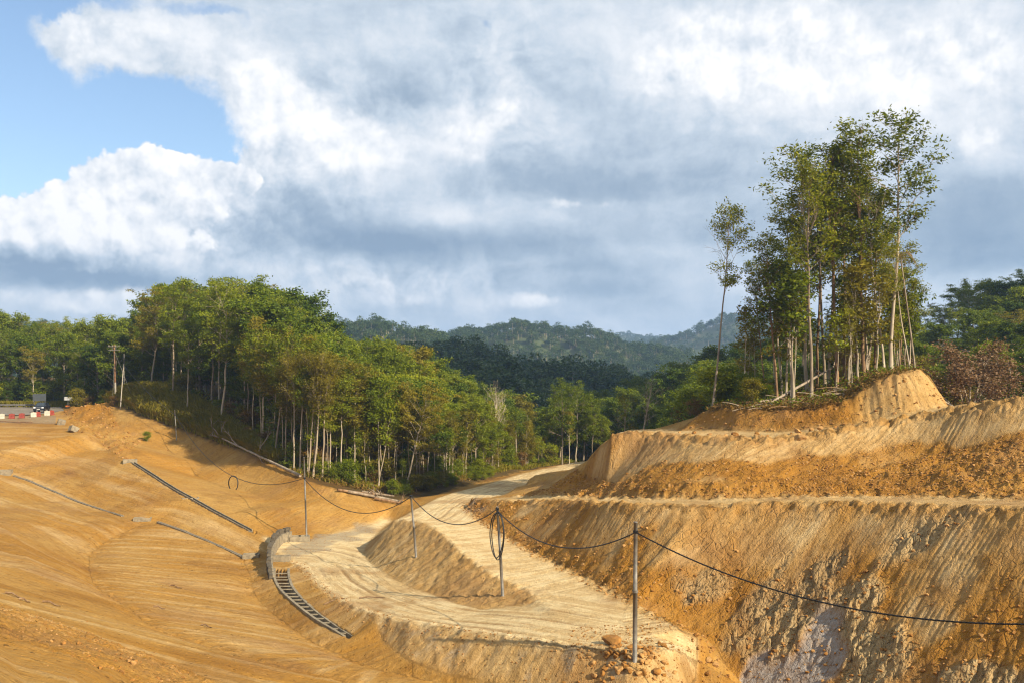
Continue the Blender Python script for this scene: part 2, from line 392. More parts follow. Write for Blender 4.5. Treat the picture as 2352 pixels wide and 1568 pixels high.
WPTS = [(0, -3, -1.7), (0, 0.5, -1.7), (0, 4, -2.4), (0, 8, -4.6), (0, 14, -7.2), (0, 22, -9.6), (-12, 5, -2.6), (-25, 12, -4.5), (12, 8, -4.5), (20, 16, -9), (30, 16, -9), (45, 25, -6), (60, 40, -4), (-60, 50, -7.5),
        (-75, 80, -9), (-110, 140, -5), (-130, 160, -5), (-60, 10, 0), (60, 5, -1), (0, -30, 1), (-50, -30, 2), (50, -30, 0), (8, 30, -12.5), (4, 38, -14), (-3, 32, -12.2), (-22, 22, -6.3),
        (70, 60, 0), (80, 80, 2), (55, 85, -2), (48, 93, -2.2), (43, 97, -2.6), (62, 100, -1), (45, 112, -4.5), (30, 118, -7), (18, 125, -10), (90, 120, 3), (70, 150, 1), (60, 200, -1), (90, 200, 5), (110, 225, 11), (130, 250, 14),
        (95, 240, 6), (70, 240, 0), (40, 160, -9), (22, 160, -12), (20, 200, -16), (40, 220, -12), (0, 190, -17), (0, 240, -20), (-18, 190, -9), (-7, 180, -14), (-33, 175, -4), (-44, 166, -1.8), (-30, 150, -5),
        (-15, 145, -10.5), (-60, 185, -1.5), (-70, 172, -3.5), (-60, 215, 1), (-40, 230, -3), (-94, 220, -2), (-118, 230, 0), (-88, 196, -4.3), (-110, 196, -4.3), (-140, 196, -4.3), (-170, 250, 2), (-160, 180, -4.8), (-250, 240, 0),
        (150, 150, 8), (200, 230, 18), (280, 270, 22), (-280, 275, 4), (-100, 275, 2), (0, 275, -22), (100, 275, 10), (200, 100, 8), (-200, 100, -4), (300, 265, 20), (-300, 265, 2), (-120, 100, -6), (120, 90, 5), (-150, 20, 0), (150, 10, 0), (-150, -30, 2), (150, -30, 2), (300, 160, 15), (-300, 160, 0),
        (10, 140, -13.2), (20, 145, -13.2), (14, 170, -13.4), (26, 132, -12)]

SP = {k: spline(v, 1.0) for k, v in LN.items()}


def build_tin():
    pts = np.vstack([s for s in SP.values()] + [np.array(WPTS, float)])
    co = [Vector((p[0], p[1])) for p in pts]
    vo, _e, fo, ov, _oe, _of = geometry.delaunay_2d_cdt(co, [], [], 0, 0.02)
    z = np.array([pts[o[0], 2] if len(o) else 0.0 for o in ov])
    xy = np.array([(v.x, v.y) for v in vo])
    return xy, z, [tuple(f) for f in fo]


def tin_on_grid(tin, gx, gy, polar):
    """height on the grid with columns gx and rows gy; polar: the columns are x / y"""
    xy, z, faces = tin
    Z = np.full((len(gy), len(gx)), np.nan)
    for f in faces:
        (x0, y0), (x1, y1), (x2, y2) = xy[f[0]], xy[f[1]], xy[f[2]]
        det = (y1 - y2) * (x0 - x2) + (x2 - x1) * (y0 - y2)
        if abs(det) < 1e-12: continue
        r0, r1 = np.searchsorted(gy, min(y0, y1, y2) - 1e-6), np.searchsorted(gy, max(y0, y1, y2) + 1e-6)
        if r1 <= r0: continue
        if polar:
            ys = (max(y0, gy[0]), max(y1, gy[0]), max(y2, gy[0]))
            if min(y0, y1, y2) < gy[0]:
                c0, c1 = 0, len(gx)
            else:
                a = (x0 / y0, x1 / y1, x2 / y2)
                c0, c1 = np.searchsorted(gx, min(a) - 1e-6), np.searchsorted(gx, max(a) + 1e-6)
        else:
            c0, c1 = np.searchsorted(gx, min(x0, x1, x2) - 1e-6), np.searchsorted(gx, max(x0, x1, x2) + 1e-6)
        if c1 <= c0: continue
        Y = gy[r0:r1, None]
        X = gx[None, c0:c1] * (Y if polar else 1.0)
        w0 = ((y1 - y2) * (X - x2) + (x2 - x1) * (Y - y2)) / det
        w1 = ((y2 - y0) * (X - x2) + (x0 - x2) * (Y - y2)) / det
        w2 = 1 - w0 - w1
        ok = (w0 > -1e-7) & (w1 > -1e-7) & (w2 > -1e-7)
        zz = w0 * z[f[0]] + w1 * z[f[1]] + w2 * z[f[2]]
        sub = Z[r0:r1, c0:c1]
        sub[ok] = zz[ok]
    return Z


def blur(Z, sig):
    r = int(sig * 3 + 0.5)
    if r < 1: return Z
    k = np.exp(-0.5 * (np.arange(-r, r + 1) / sig) ** 2)
    k /= k.sum()
    for ax in (0, 1):
        pad = [(0, 0), (0, 0)]
        pad[ax] = (r, r)
        Q = np.pad(Z, pad, mode='edge')
        n = Z.shape[ax]
        Z = sum(k[i] * (Q[i:i + n] if ax == 0 else Q[:, i:i + n]) for i in range(2 * r + 1))
    return Z


def inside(poly, X, Y):
    """mask of the grid points inside a plan polygon"""
    p = np.asarray(poly)[:, :2]
    m = np.zeros(X.shape, bool)
    box = (X >= p[:, 0].min()) & (X <= p[:, 0].max()) & (Y >= p[:, 1].min()) & (Y <= p[:, 1].max())
    x, y = X[box], Y[box]
    c = np.zeros(x.shape, bool)
    for i in range(len(p)):
        x0, y0 = p[i - 1]
        x1, y1 = p[i]
        if y0 == y1: continue
        c ^= ((y0 > y) != (y1 > y)) & (x < (x1 - x0) * (y - y0) / (y1 - y0) + x0)
    m[box] = c
    return m


def along(sp, x, y, step=3):
    """(arc length, distance) of the nearest point of a polyline"""
    p = sp[:, :2]
    arc = np.concatenate([[0], np.cumsum(np.linalg.norm(np.diff(p, axis=0), axis=1))])
    a, b = p[:-1], p[1:]
    if len(a) > 50 and step > 1:
        idx = np.unique(np.concatenate([np.arange(0, len(p), step), [len(p) - 1]]))
        a, b, a0 = p[idx[:-1]], p[idx[1:]], arc[idx[:-1]]
        ln = arc[idx[1:]] - a0
    else:
        a0, ln = arc[:-1], np.diff(arc)
    best = np.full(x.shape, 1e9)
    s = np.zeros(x.shape)
    sg = np.zeros(x.shape)
    for i in range(len(a)):
        d = b[i] - a[i]
        L2 = d @ d + 1e-9
        t = np.clip(((x - a[i][0]) * d[0] + (y - a[i][1]) * d[1]) / L2, 0, 1)
        ex, ey = x - a[i][0] - t * d[0], y - a[i][1] - t * d[1]
        q = ex * ex + ey * ey
        m = q < best
        best[m] = q[m]
        s[m] = a0[i] + t[m] * ln[i]
        sg[m] = np.sign(d[0] * ey[m] - d[1] * ex[m])
    return s, np.sqrt(best), sg


def poly(*names):
    out = []
    for n in names:
        out.append(SP[n[1:]][::-1] if n[0] == '-' else SP[n])
    return np.vstack(out)


TIN = build_tin()
core = np.arange(-0.545, 0.5451, 0.00112)
side = 0.545 + np.cumsum(np.linspace(0.002, 0.05, 34))
GA = np.concatenate([-side[::-1], core, side])
rows = [4.0]
while rows[-1] < 262:
    y = rows[-1]
    rows.append(y * (1.03 if y < 16 else 1.0075 if y < 38 else 1.0027 if y < 128 else 1.006 if y < 185 else 1.012))
GY = np.array(rows)
X2 = GA[None, :] * GY[:, None]
Y2 = np.repeat(GY[:, None], len(GA), 1)
Z0 = tin_on_grid(TIN, GA, GY, True)
bad = np.isnan(Z0)
if bad.any():
    Z0[bad] = -4.0
Z0 = 0.6 * blur(Z0, 1.0) + 0.4 * blur(Z0, 2.4)
U2 = CU + F * GA[None, :] + 0 * Y2
V2 = CV - F * Z0 / Y2

# regions of the earthworks (plan polygons)
R = {}
R['slope1'] = inside(poly('crest1', '-trough', 'up_right'), X2, Y2)
SP['up_right_near'] = SP['up_right'][:int(len(SP['up_right']) * 0.8)]
R['slope1'] = inside(np.vstack([SP['crest1'], SP['trough'][::-1], SP['up_right'][SP['up_right'][:, 1] < 105]]), X2, Y2)
R['slope2'] = inside(poly('crest2', '-face2_bot', '-nose'), X2, Y2)
R['rubble'] = inside(poly('face2_bot', '-bench1_in'), X2, Y2)
R['bench1'] = inside(poly('crest1', '-bench1_in'), X2, Y2)
R['topface'] = inside(poly('top_lip', '-top_toe'), X2, Y2)
R['top'] = inside(poly('top_lip', '-top_back'), X2, Y2)
R['bench2'] = inside(poly('crest2', '-top_toe', '-bench2_back'), X2, Y2)
R['lowroad'] = inside(poly('low_near', '-junction', '-low_far', '-floor'), X2, Y2)
pl = SP['low_far']
R['lowroad'] = inside(np.vstack([SP['low_near'], SP['up_right'][:14], SP['mound_crest'][::-1][:3], pl[::-1], SP['floor'][::-1]]), X2, Y2)
R['uproad'] = inside(np.vstack([SP['up_right'], SP['up_left'][::-1], SP['mound_crest']]), X2, Y2)
R['mound'] = inside(poly('mound_crest', '-low_far'), X2, Y2)
R['bank'] = inside(poly('bank_crest', '-bank_toe'), X2, Y2)
R['front'] = inside(poly('low_near', '-front_toe'), X2, Y2)
R['left_low'] = inside(poly('crease', '-left_toe', '-drain1'), X2, Y2)
R['left_low'] = inside(np.vstack([SP['crease'], SP['left_toe'][::-1], SP['drain1'][::-1][:14]]), X2, Y2)
R['left_up'] = (X2 < -4) & (GA[None, :] < -0.1) & (Y2 < 165) & ~inside(np.vstack([SP['ditch'], SP['channel'], [(-5, 110, 0), (-5, 300, 0), (-90, 300, 0), (-72, 165, 0)]]), X2, Y2) & ~R['left_low']
R['heap'] = inside(poly('heap_foot', '-heap_back'), X2, Y2)
sft = {k: blur(v.astype(float), 2.0) for k, v in R.items()}

# across / along coordinates for tool marks and streaks
ACR = X2 * 0.8 - Y2 * 0.25
ALN = X2 * 0.25 + Y2 * 0.8


def coords(mask, sp, swap=False):
    s, dd, sg = along(sp, X2[mask], Y2[mask])
    if swap: s, dd = dd * sg, s
    ACR[mask] = s
    ALN[mask] = dd
    return s, dd


bigl = R['left_up'] & (Y2 > 14)
coords(bigl, SP['drain1'], True)
s_l, d_l = coords(R['left_low'], SP['crease'])
coords(R['bank'], SP['bank_crest'])
coords(R['slope1'], SP['crest1'])
coords(R['slope2'], SP['crest2'])
DEPTH = ALN.copy()                          # how far below the lip
cut = R['slope1'] | R['slope2']
ACR[cut] = 0.6 * X2[cut] - 0.8 * Y2[cut]    # the digger's teeth ran in one direction over both cuts
ALN[cut] = 0.8 * X2[cut] + 0.6 * Y2[cut]
coords(R['rubble'], SP['face2_bot'])
coords(R['topface'], SP['top_lip'])
coords(R['mound'], SP['mound_crest'])
coords(R['front'], SP['low_near'])
coords(R['lowroad'], SP['low_near'], True)
coords(R['uproad'] & ~R['lowroad'], SP['up_left'], True)
coords(R['bench1'], SP['crest1'], True)

ACR_ROAD = np.abs(ACR)
# ---- relief
rough = fbm(X2 * 0.9, Y2 * 0.9, 4, 3)
fine = fbm(X2 * 3.3, Y2 * 3.3, 3, 11)
D = 0.035 * rough + 0.012 * fine + 0.07 * fbm(X2 * 0.13, Y2 * 0.13, 2, 5)
lateral = 0.10 * fbm(ALN * 0.35, ACR * 0.15, 2, 21)
jit = 0.30 * fbm(ACR * 0.3, ALN * 0.2, 2, 31) + 0.06 * fbm(ACR * 1.6, ALN * 0.8, 2, 32)


def teeth(period, skew):
    """bucket passes: swaths a few teeth wide, each with its own start, lean and depth"""
    sw = np.floor((ACR + jit * 1.5) / 1.75)
    h1 = _hash(sw.astype(np.int64), np.zeros_like(sw, np.int64), 17) / 4294967296.0
    h2 = _hash(sw.astype(np.int64), np.ones_like(sw, np.int64), 18) / 4294967296.0
    seg = np.floor(ALN / (2.2 + 2.5 * h2) + 7 * h1)
    h3 = _hash(sw.astype(np.int64), seg.astype(np.int64), 19) / 4294967296.0
    h4 = _hash(sw.astype(np.int64), seg.astype(np.int64), 20) / 4294967296.0
    ph = (ACR + (skew + (h1 - .5) * .16 + (h3 - .5) * .10) * (ALN % 40) + jit * .6) / (period * (.85 + .35 * h2)) + h4
    tri = np.abs((ph % 1.0) - 0.5) * 2
    brk = sstep(fbm(ALN * 0.55 + sw * 1.7, ACR * 0.6, 3, 8), -0.5, 0.2)
    step = (h4 - .5) * .5
    return ((tri ** 0.8 - 0.5) * (.35 + .9 * h3) + step) * (0.3 + 0.7 * brk)


def lower_part(mask, top, bot):
    return mask
W_S1 = sft['slope1']


def facets0(x, y):
    return np.round(fbm(x, y, 3, 148) * 3) / 3 + .25 * fbm(x * 3, y * 3, 2, 149)
W_S2 = sft['slope2']
keep1 = sstep(fbm(X2 * 0.22, Y2 * 0.22, 4, 41) * 0.85 + (Z0 + 11.0) * 0.28, -0.35, 0.45)
keep2 = sstep(fbm(X2 * 0.2, Y2 * 0.2, 4, 42) * 0.75 + 0.55 - sstep(DEPTH, 2.2, 4.2), -0.3, 0.3)
D += W_S1 * (keep1 * 0.085 * teeth(0.32, 0.0) + (1 - keep1) * 0.13 * fbm(ACR * 1.1, ALN * 0.7, 4, 51))
D += W_S2 * (keep2 * 0.12 * teeth(0.38, 0.0) + (1 - keep2) * 0.16 * fbm(ACR * 1.0, ALN * 0.6, 4, 52))
D += sft['rubble'] * (0.26 * fbm(X2 * 0.7, Y2 * 0.7, 5, 61) + 0.07 * ridged(X2 * 2.2, Y2 * 2.2, 3, 62) - 0.03)
D += sft['topface'] * (0.17 * teeth(0.6, 0.05) * sstep(U2, 1950, 2010) + 0.16 * fbm(ACR * 0.7, ALN * 0.5, 4, 71))
D += sft['top'] * 0.18 * fbm(X2 * 0.7, Y2 * 0.7, 3, 72)
D += sft['mound'] * (0.10 * teeth(0.4, 0.2) * sstep(fbm(X2 * 0.3, Y2 * 0.3, 2, 81), -0.2, 0.35) + 0.10 * fbm(X2 * 1.2, Y2 * 1.2, 3, 82))
D += sft['bank'] * (0.10 * fbm(ACR * 0.9, ALN * 0.25, 3, 91) + 0.05 * teeth(0.7, 0.0))
D += sft['front'] * (0.10 * fbm(X2 * 1.1, Y2 * 1.1, 4, 95) + 0.08 * teeth(0.34, 0.35) * sstep(fbm(X2 * 0.25, Y2 * 0.25, 2, 96), -0.1, 0.3))
D += sft['left_low'] * (0.03 * fbm(ACR * 1.5, ALN * 0.09, 3, 101))
D += sft['left_up'] * (0.03 * fbm(ACR * 0.9, ALN * 0.05, 3, 111) * sstep(Y2, 15, 30))
D += sft['heap'] * (0.45 * fbm(X2 * 0.55, Y2 * 0.3, 4, 121))
inband = inside(poly('band_up', '-band_low'), X2, Y2)
band = blur(inband.astype(float), 3)
D += band * (0.12 * fbm(X2 * 1.3, Y2 * 1.3, 4, 131) + 0.06 * ridged(X2 * 3, Y2 * 3, 2, 132))
ditch = inside(np.vstack([SP['ditch'], SP['rubble_l'][::-1]]), X2, Y2) | inside(np.vstack([SP['rubble_l'], SP['bank_toe'][:10], SP['heap_foot'][::-1]]), X2, Y2)
D += blur(ditch.astype(float), 2.5) * 0.45 * fbm(X2 * 0.55, Y2 * 0.4, 4, 141)
# rain rills and slumps down the slopes
def rills(fr, k, seed):
    r = 1 - np.abs(perlin(ACR * fr + .35 * fbm(ACR * .3, ALN * .3, 2, seed + 1), ALN * fr * .12, seed))
    return np.clip(r, 0, 1) ** k
slopes = np.clip(W_S1 + W_S2 + sft['mound'] + sft['front'] + sft['bank'] + .5 * sft['left_low'], 0, 1)
patchy = sstep(fbm(X2 * .13, Y2 * .13, 3, 143), -.25, .35)
RILL = slopes * rills(.55, 14, 144) * patchy
D -= .05 * RILL
SL = sft['left_low'] * rills(.9, 10, 146) + sft['left_up'] * rills(.7, 10, 147)
D -= .02 * SL
D += slopes * .07 * facets0(X2 * .55, Y2 * .55) * (1 - patchy)
# wheel ruts on the tracks, smooth elsewhere
road = np.clip(sft['lowroad'] + sft['uproad'], 0, 1)
roadm = road * (1 - sft['mound']) * (1 - sft['slope1'])
D = D * (1 - 0.8 * roadm) + roadm * (0.032 * fbm(ACR * 1.3, ALN * 0.10, 3, 151) + 0.012 * fine)
TYRE = np.zeros_like(X2)
for k, (o_, fq) in enumerate(((.9, .5), (1.9, .8), (2.75, .6), (3.7, 1.0), (4.6, .7), (5.6, .5))):
    c_ = o_ + .35 * perlin(ALN * .05 + 7 * k, ALN * 0 + k, 153) + .1 * perlin(ALN * .2, ALN * 0 + 3 * k, 154)
    TYRE = np.maximum(TYRE, np.exp(-((ACR_ROAD - c_) / .16) ** 2) * sstep(perlin(ALN * .04 + 11 * k, ALN * 0, 155), -.35, .1))
TYRE *= roadm
D -= .06 * TYRE * (1 + .5 * np.sin(ALN * 26))
bn = np.clip(sft['bench1'] + sft['bench2'], 0, 1)
D = D * (1 - 0.6 * bn) + bn * 0.05 * fbm(ACR * 1.1, ALN * 0.2, 3, 152)
# broken crest lines: clods along the lips
for nm, wd, am in (('crest1', 0.9, 0.22), ('crest2', 1.0, 0.32), ('low_near', 0.6, 0.09), ('mound_crest', 0.7, 0.14), ('up_right', 0.7, 0.16), ('top_lip', 0.8, 0.2), ('bench1_in', 1.0, .2)):
    zone = (Y2 > 30) & (Y2 < 130)
    zm = zone & (np.abs(X2 - SP[nm][:, 0].mean()) < 40)
    _, dd, _ = along(SP[nm], X2[zm], Y2[zm], 4)
    ww = np.zeros_like(X2)
    ww[zm] = np.exp(-(dd / wd) ** 2)
    D += ww * am * (0.15 + fbm(X2 * 1.2, Y2 * 1.2, 4, 161) * 1.15)
for nm, wd, am in (('crease', 1.1, -.16), ('band_low', .8, .12), ('left_toe', 1.0, -.15)):
    zm = (Y2 > 24) & (Y2 < 104) & (X2 < 2)
    _, dd, _ = along(SP[nm], X2[zm], Y2[zm], 4)
    D[zm] += am * np.exp(-(dd / wd) ** 2) * (1 + .6 * fbm(X2[zm] * 1.2, Y2[zm] * 1.2, 3, 166))
# white weathered rock breaking through the lower right cut
VV = V2 + 14 * fbm(X2 * 0.3, Y2 * 0.3, 3, 171)
UU = U2 + 30 * fbm(X2 * 0.3, Y2 * 0.3, 3, 172)


def blob(u, v, su, sv, rot=0.0):
    c, s = math.cos(rot), math.sin(rot)
    du, dv = UU - u, VV - v
    a, b = (du * c + dv * s) / su, (-du * s + dv * c) / sv
    return np.exp(-(a * a + b * b) * 0.9)


ROCKM = np.maximum.reduce([blob(1625, 1345, 75, 38, -.5), blob(1800, 1420, 140, 85, -.8), blob(1930, 1440, 120, 95, -.8), blob(1760, 1500, 60, 80, -.8), blob(2010, 1530, 120, 60, -.6), blob(2150, 1220, 180, 45, -.5) * .6, blob(2250, 1560, 160, 40) * .8,
                            blob(1880, 1320, 90, 45, -.7) * .9]) * W_S1
ROCKM = sstep(ROCKM + 0.30 * fbm(ACR * .45, ALN * .16, 4, 175) * W_S1, 0.28, 0.62)
cell = ridged(ACR * 0.55 + 0.3 * ALN, ALN * 0.33, 4, 181)
chunks = np.round(fbm(ACR * 0.8 + .4 * ALN, ALN * 0.35, 3, 182) * 4.0) / 4.0


def facets(x, y, seed):
    """broken rock: cells with their own height and tilt"""
    ix, iy = np.floor(x).astype(np.int64), np.floor(y).astype(np.int64)
    best = np.full(x.shape, 1e9)
    out = np.zeros(x.shape)
    for dx in (-1, 0, 1):
        for dy in (-1, 0, 1):
            cx, cy = ix + dx, iy + dy
            h1, h2, h3, h4, h5 = [_hash(cx, cy, seed + k) / 4294967296.0 for k in range(5)]
            ex, ey = x - cx - h1, y - cy - h2
            dd = ex * ex + ey * ey
            m = dd < best
            best[m] = dd[m]
            out[m] = (h3 - .5 + (h4 - .5) * 1.3 * ex + (h5 - .5) * 1.3 * ey)[m]
    return out


rk = ROCKM > 0.01
ax, ay = ACR[rk] + .15 * fbm(ACR[rk], ALN[rk], 2, 183), ALN[rk]
D[rk] += ROCKM[rk] * (0.40 * facets(ax * .75, ay * .42, 184) + 0.26 * facets(ax * 1.9, ay * 1.1, 190) + 0.12 * facets(ax * 4.2, ay * 2.6, 196) + 0.04 * cell[rk])
BLUEM = np.maximum.reduce([blob(1880, 1490, 62, 125, .5), blob(1800, 1560, 110, 60, -.5), blob(1740, 1540, 22, 60, .5)]) * W_S1
BLUEM = sstep(BLUEM, 0.35, 0.65)
D = D * (1 - 0.6 * BLUEM) - 0.25 * BLUEM
# dug trenches for the drains
dl, dr = SP['drain_l'].copy(), SP['drain_r'].copy()
m_ = min(len(dl), len(dr))
for a_, b_ in ((SP['drain_l'], dr), (SP['drain_r'], dl)):
    for i_ in range(len(a_)):
        j_ = np.argmin(np.linalg.norm(b_[:, :2] - a_[i_, :2], axis=1))
        a_[i_] = a_[i_] * .86 + b_[j_] * .14
dl, dr = SP['drain_l'], SP['drain_r']
trench = inside(np.vstack([dl[6:], dr[::-1][:-3]]), X2, Y2)
_, dch, _ = along(SP['channel'], X2, Y2, 2)
tr2 = (dch < 0.22) & (U2 < 588) & (Y2 > 94) & (Y2 < 119.3)
Z = Z0 + D
Z = np.where(trench, Z0 - 1.7, Z)
Z = np.where(tr2, Z0 - 0.36, Z)


def ground_z(x, y):
    """height of the finished ground (bilinear)"""
    x = np.atleast_1d(np.asarray(x, float)); y = np.atleast_1d(np.asarray(y, float))
    a = x / y
    i = np.clip(np.searchsorted(GY, y) - 1, 0, len(GY) - 2)
    j = np.clip(np.searchsorted(GA, a) - 1, 0, len(GA) - 2)
    fy = np.clip((y - GY[i]) / (GY[i + 1] - GY[i]), 0, 1)
    fa = np.clip((a - GA[j]) / (GA[j + 1] - GA[j]), 0, 1)
    r = (Z[i, j] * (1 - fy) + Z[i + 1, j] * fy) * (1 - fa) + (Z[i, j + 1] * (1 - fy) + Z[i + 1, j + 1] * fy) * fa
    return r if len(r) > 1 else float(r[0])


def on_ground(u, d):
    """where the sight line column u meets the ground at distance d"""
    x = (u - CU) / F * d
    return Vector((x, d, ground_z(x, d)))


# masks that colour the ground: soil kinds, with some shade and sunlight painted in
PALE = np.clip(.35 * sft['mound'] + roadm * 1.1 + bn * 0.55 + 0.32 * sft['left_low'] * sstep(fbm(ACR * 0.9, ALN * 0.05, 4, 201), -0.15, 0.4) + 0.45 * sft['slope2'] * keep2 + sft['slope1'] * keep1 * (.25 + .3 * sstep(fbm(ACR * .3, ALN * .1, 3, 205), -.1, .4)) + 0.45 * sft['front'] + 0.3 * sft['topface'] * sstep(U2, 1950, 2010)  # right mound face painted paler for its sunlit side
               + 0.32 * sft['left_up'] * sstep(fbm(ACR * 0.5, ALN * 0.03, 4, 202), 0.0, 0.5), 0, 1)
whiteroad = np.maximum(blob(760, 1270, 90, 50), np.maximum(blob(860, 1225, 70, 30), blob(1080, 1160, 110, 30)))
PALE = np.clip(PALE + 0.6 * whiteroad * roadm, 0, 1.3)
ORNG_SHADE = np.clip(sft['topface'] * (1 - sstep(U2, 1940, 2010)) + 0.85 * sft['rubble'] + W_S1 * (.7 + .3 * (1 - keep1)) + W_S2 * (.45 + .45 * (1 - keep2)) + 0.9 * sft['heap'] + 0.5 * band + .5 * blob(600, 1265, 60, 28), 0, 1)  # orange subsoil; right cuts and left mound face deepened to stand in for shade
GREY = np.clip(sstep(blob(790, 1228, 95, 16, -.25) + blob(700, 1256, 60, 12, -.3), .35, .8) * .8 + .6 * sstep(sft['front'] * (0.4 + fbm(X2 * .5, Y2 * .5, 3, 211)), .5, .9) + .7 * sstep(blob(1090, 1160, 18, 25), .3, .7)
               + .85 * (Y2 > 150) * (Y2 < 166) * (U2 < 128) * (Z0 > -6.2) * (Z0 < -5.22), 0, 1)
_, dbk, _ = along(SP['bank_crest'], X2, Y2, 4)
behind = inside(np.vstack([SP['bank_crest'], [(30, 175, 0), (60, 262, 0), (-80, 300, 0), (-66, 176, 0)]]), X2, Y2) | inside(np.vstack([SP['top_back'], [(60, 100, 0), (90, 70, 0), (400, 150, 0), (300, 400, 0), (-80, 400, 0), (20, 170, 0), (26, 125, 0), (18, 112, 0)]]), X2, Y2) \
    | ((Y2 > 190) & (X2 > -300))
plat = (X2 < -55) & (Y2 < 190) & (X2 > -400)
HUM = blur(behind.astype(float), 3)
LOOSE = np.zeros_like(X2)
for nm, wd in (('crease', 1.3), ('left_toe', 1.6), ('up_right', .9), ('crest1', .8), ('crest2', .9)):
    zm = (Y2 > 24) & (Y2 < 125)
    _, dd, _ = along(SP[nm], X2[zm], Y2[zm], 4)
    LOOSE[zm] = np.maximum(LOOSE[zm], np.exp(-(dd / wd) ** 2) * (.65 + .5 * fbm(X2[zm] * .9, Y2[zm] * .9, 3, 223)))
WET = np.clip(.8 * RILL + .35 * SL + .85 * TYRE * sstep(fbm(ALN * .1, ACR * .3, 2, 224), -.2, .3) + .5 * sstep(fbm(X2 * .11, Y2 * .11, 4, 225), .25, .55) * (1 - roadm), 0, 1)
PALE = PALE * (1 - .85 * np.clip(LOOSE, 0, 1))
ORNG_SHADE = np.clip(ORNG_SHADE + .5 * LOOSE, 0, 1)
HUM = np.clip(sstep(HUM + 0.25 * fbm(X2 * 0.6, Y2 * 0.6, 3, 221) * (HUM > 0.01), 0.35, 0.75) + 0.75 * sft['top'] * (1 - sft['topface']) * sstep(fbm(X2 * .5, Y2 * .5, 3, 222), -.5, .2), 0, 1)

# ------------------------------------------------------------------ helpers for objects
def mesh_np(name, verts, faces, mats=(), smooth=False, attrs=None, loops=4, midx=None):
    """mesh from arrays; faces is an (n, loops) array"""
    me = bpy.data.meshes.new(name)
    verts = np.asarray(verts, np.float32)
    faces = np.asarray(faces, np.int32)
    me.vertices.add(len(verts))
    me.vertices.foreach_set('co', verts.ravel())
    k = faces.shape[1]
    me.loops.add(faces.size)
    me.loops.foreach_set('vertex_index', faces.ravel())
    me.polygons.add(len(faces))
    me.polygons.foreach_set('loop_start', np.arange(0, faces.size, k, dtype=np.int32))
    me.polygons.foreach_set('loop_total', np.full(len(faces), k, np.int32))
    if smooth:
        me.polygons.foreach_set('use_smooth', np.ones(len(faces), bool))
    if midx is not None:
        me.polygons.foreach_set('material_index', np.asarray(midx, np.int32))
    for m in mats: me.materials.append(m)
    me.update(calc_edges=True)
    for k2, a in (attrs or {}).items():
        a = np.asarray(a, np.float32)
        at = me.attributes.new(k2, 'FLOAT_VECTOR' if a.ndim == 2 else 'FLOAT', 'POINT')
        at.data.foreach_set('vector' if a.ndim == 2 else 'value', a.ravel())
    return me


class MB:
    """collects boxes, tubes and prisms into one mesh"""
    def __init__(s):
        s.v, s.f, s.mi = [], [], []

    def add(s, vs, fs, mi=0):
        o = len(s.v)
        s.v += [tuple(v) for v in vs]
        s.f += [tuple(i + o for i in f) for f in fs]
        s.mi += [mi] * len(fs)

    def box(s, c, size, rz=0.0, mi=0, taper=1.0):
        cx, cy, cz = c
        hx, hy, hz = size[0] / 2, size[1] / 2, size[2] / 2
        co, si = math.cos(rz), math.sin(rz)
        vs = []
        for k in (-1, 1):
            t = taper if k == 1 else 1.0
            for (i, j) in ((-1, -1), (1, -1), (1, 1), (-1, 1)):
                x, y = i * hx * t, j * hy * t
                vs.append((cx + x * co - y * si, cy + x * si + y * co, cz + k * hz))
        s.add(vs, [(3, 2, 1, 0), (4, 5, 6, 7), (0, 1, 5, 4), (1, 2, 6, 5), (2, 3, 7, 6), (3, 0, 4, 7)], mi)

    def tube(s, pts, radii, n=6, mi=0, cap=True):
        pts = [Vector(p) for p in pts]
        if not isinstance(radii, (list, tuple, np.ndarray)): radii = [radii] * len(pts)
        o = len(s.v)
        up = Vector((0.3, 0.2, 1)) if abs((pts[-1] - pts[0]).normalized().z) < 0.9 else Vector((1, 0.1, 0))
        for i, p in enumerate(pts):
            t = (pts[min(i + 1, len(pts) - 1)] - pts[max(i - 1, 0)]).normalized()
            a = t.cross(up).normalized()
            b = t.cross(a)
            for k in range(n):
                w = 2 * math.pi * k / n
                s.v.append(tuple(p + (a * math.cos(w) + b * math.sin(w)) * radii[i]))
        for i in range(len(pts) - 1):
            for k in range(n):
                s.f.append((o + i * n + k, o + i * n + (k + 1) % n, o + (i + 1) * n + (k + 1) % n, o + (i + 1) * n + k))
                s.mi.append(mi)
        if cap:
            s.f.append(tuple(o + k for k in range(n)))
            s.f.append(tuple(o + (len(pts) - 1) * n + k for k in reversed(range(n))))
            s.mi += [mi, mi]

    def prism(s, prof, p0, p1, mi=0):
        """profile (x, z) pairs swept from p0 to p1 horizontally"""
        p0, p1 = Vector(p0), Vector(p1)
        d = (p1 - p0)
        d.z = 0
        d.normalize()
        nx = Vector((d.y, -d.x, 0))
        n = len(prof)
        vs = [p0 + nx * a + Vector((0, 0, b)) for a, b in prof] + [p1 + nx * a + Vector((0, 0, b)) for a, b in prof]
        fs = [(i, (i + 1) % n, n + (i + 1) % n, n + i) for i in range(n)] + [tuple(range(n))[::-1], tuple(range(n, 2 * n))]
        s.add(vs, fs, mi)

    def mesh(s, name, mats, smooth=False):
        me = bpy.data.meshes.new(name)
        me.from_pydata(s.v, [], s.f)
        for m in (mats if isinstance(mats, (list, tuple)) else [mats]): me.materials.append(m)
        if len(set(s.mi)) > 1: me.polygons.foreach_set('material_index', s.mi)
        if smooth: me.polygons.foreach_set('use_smooth', [True] * len(s.f))
        me.update()
        return me

    def build(s, name, mats, parent=None, smooth=False):
        return link(name, s.mesh(name, mats, smooth), parent)


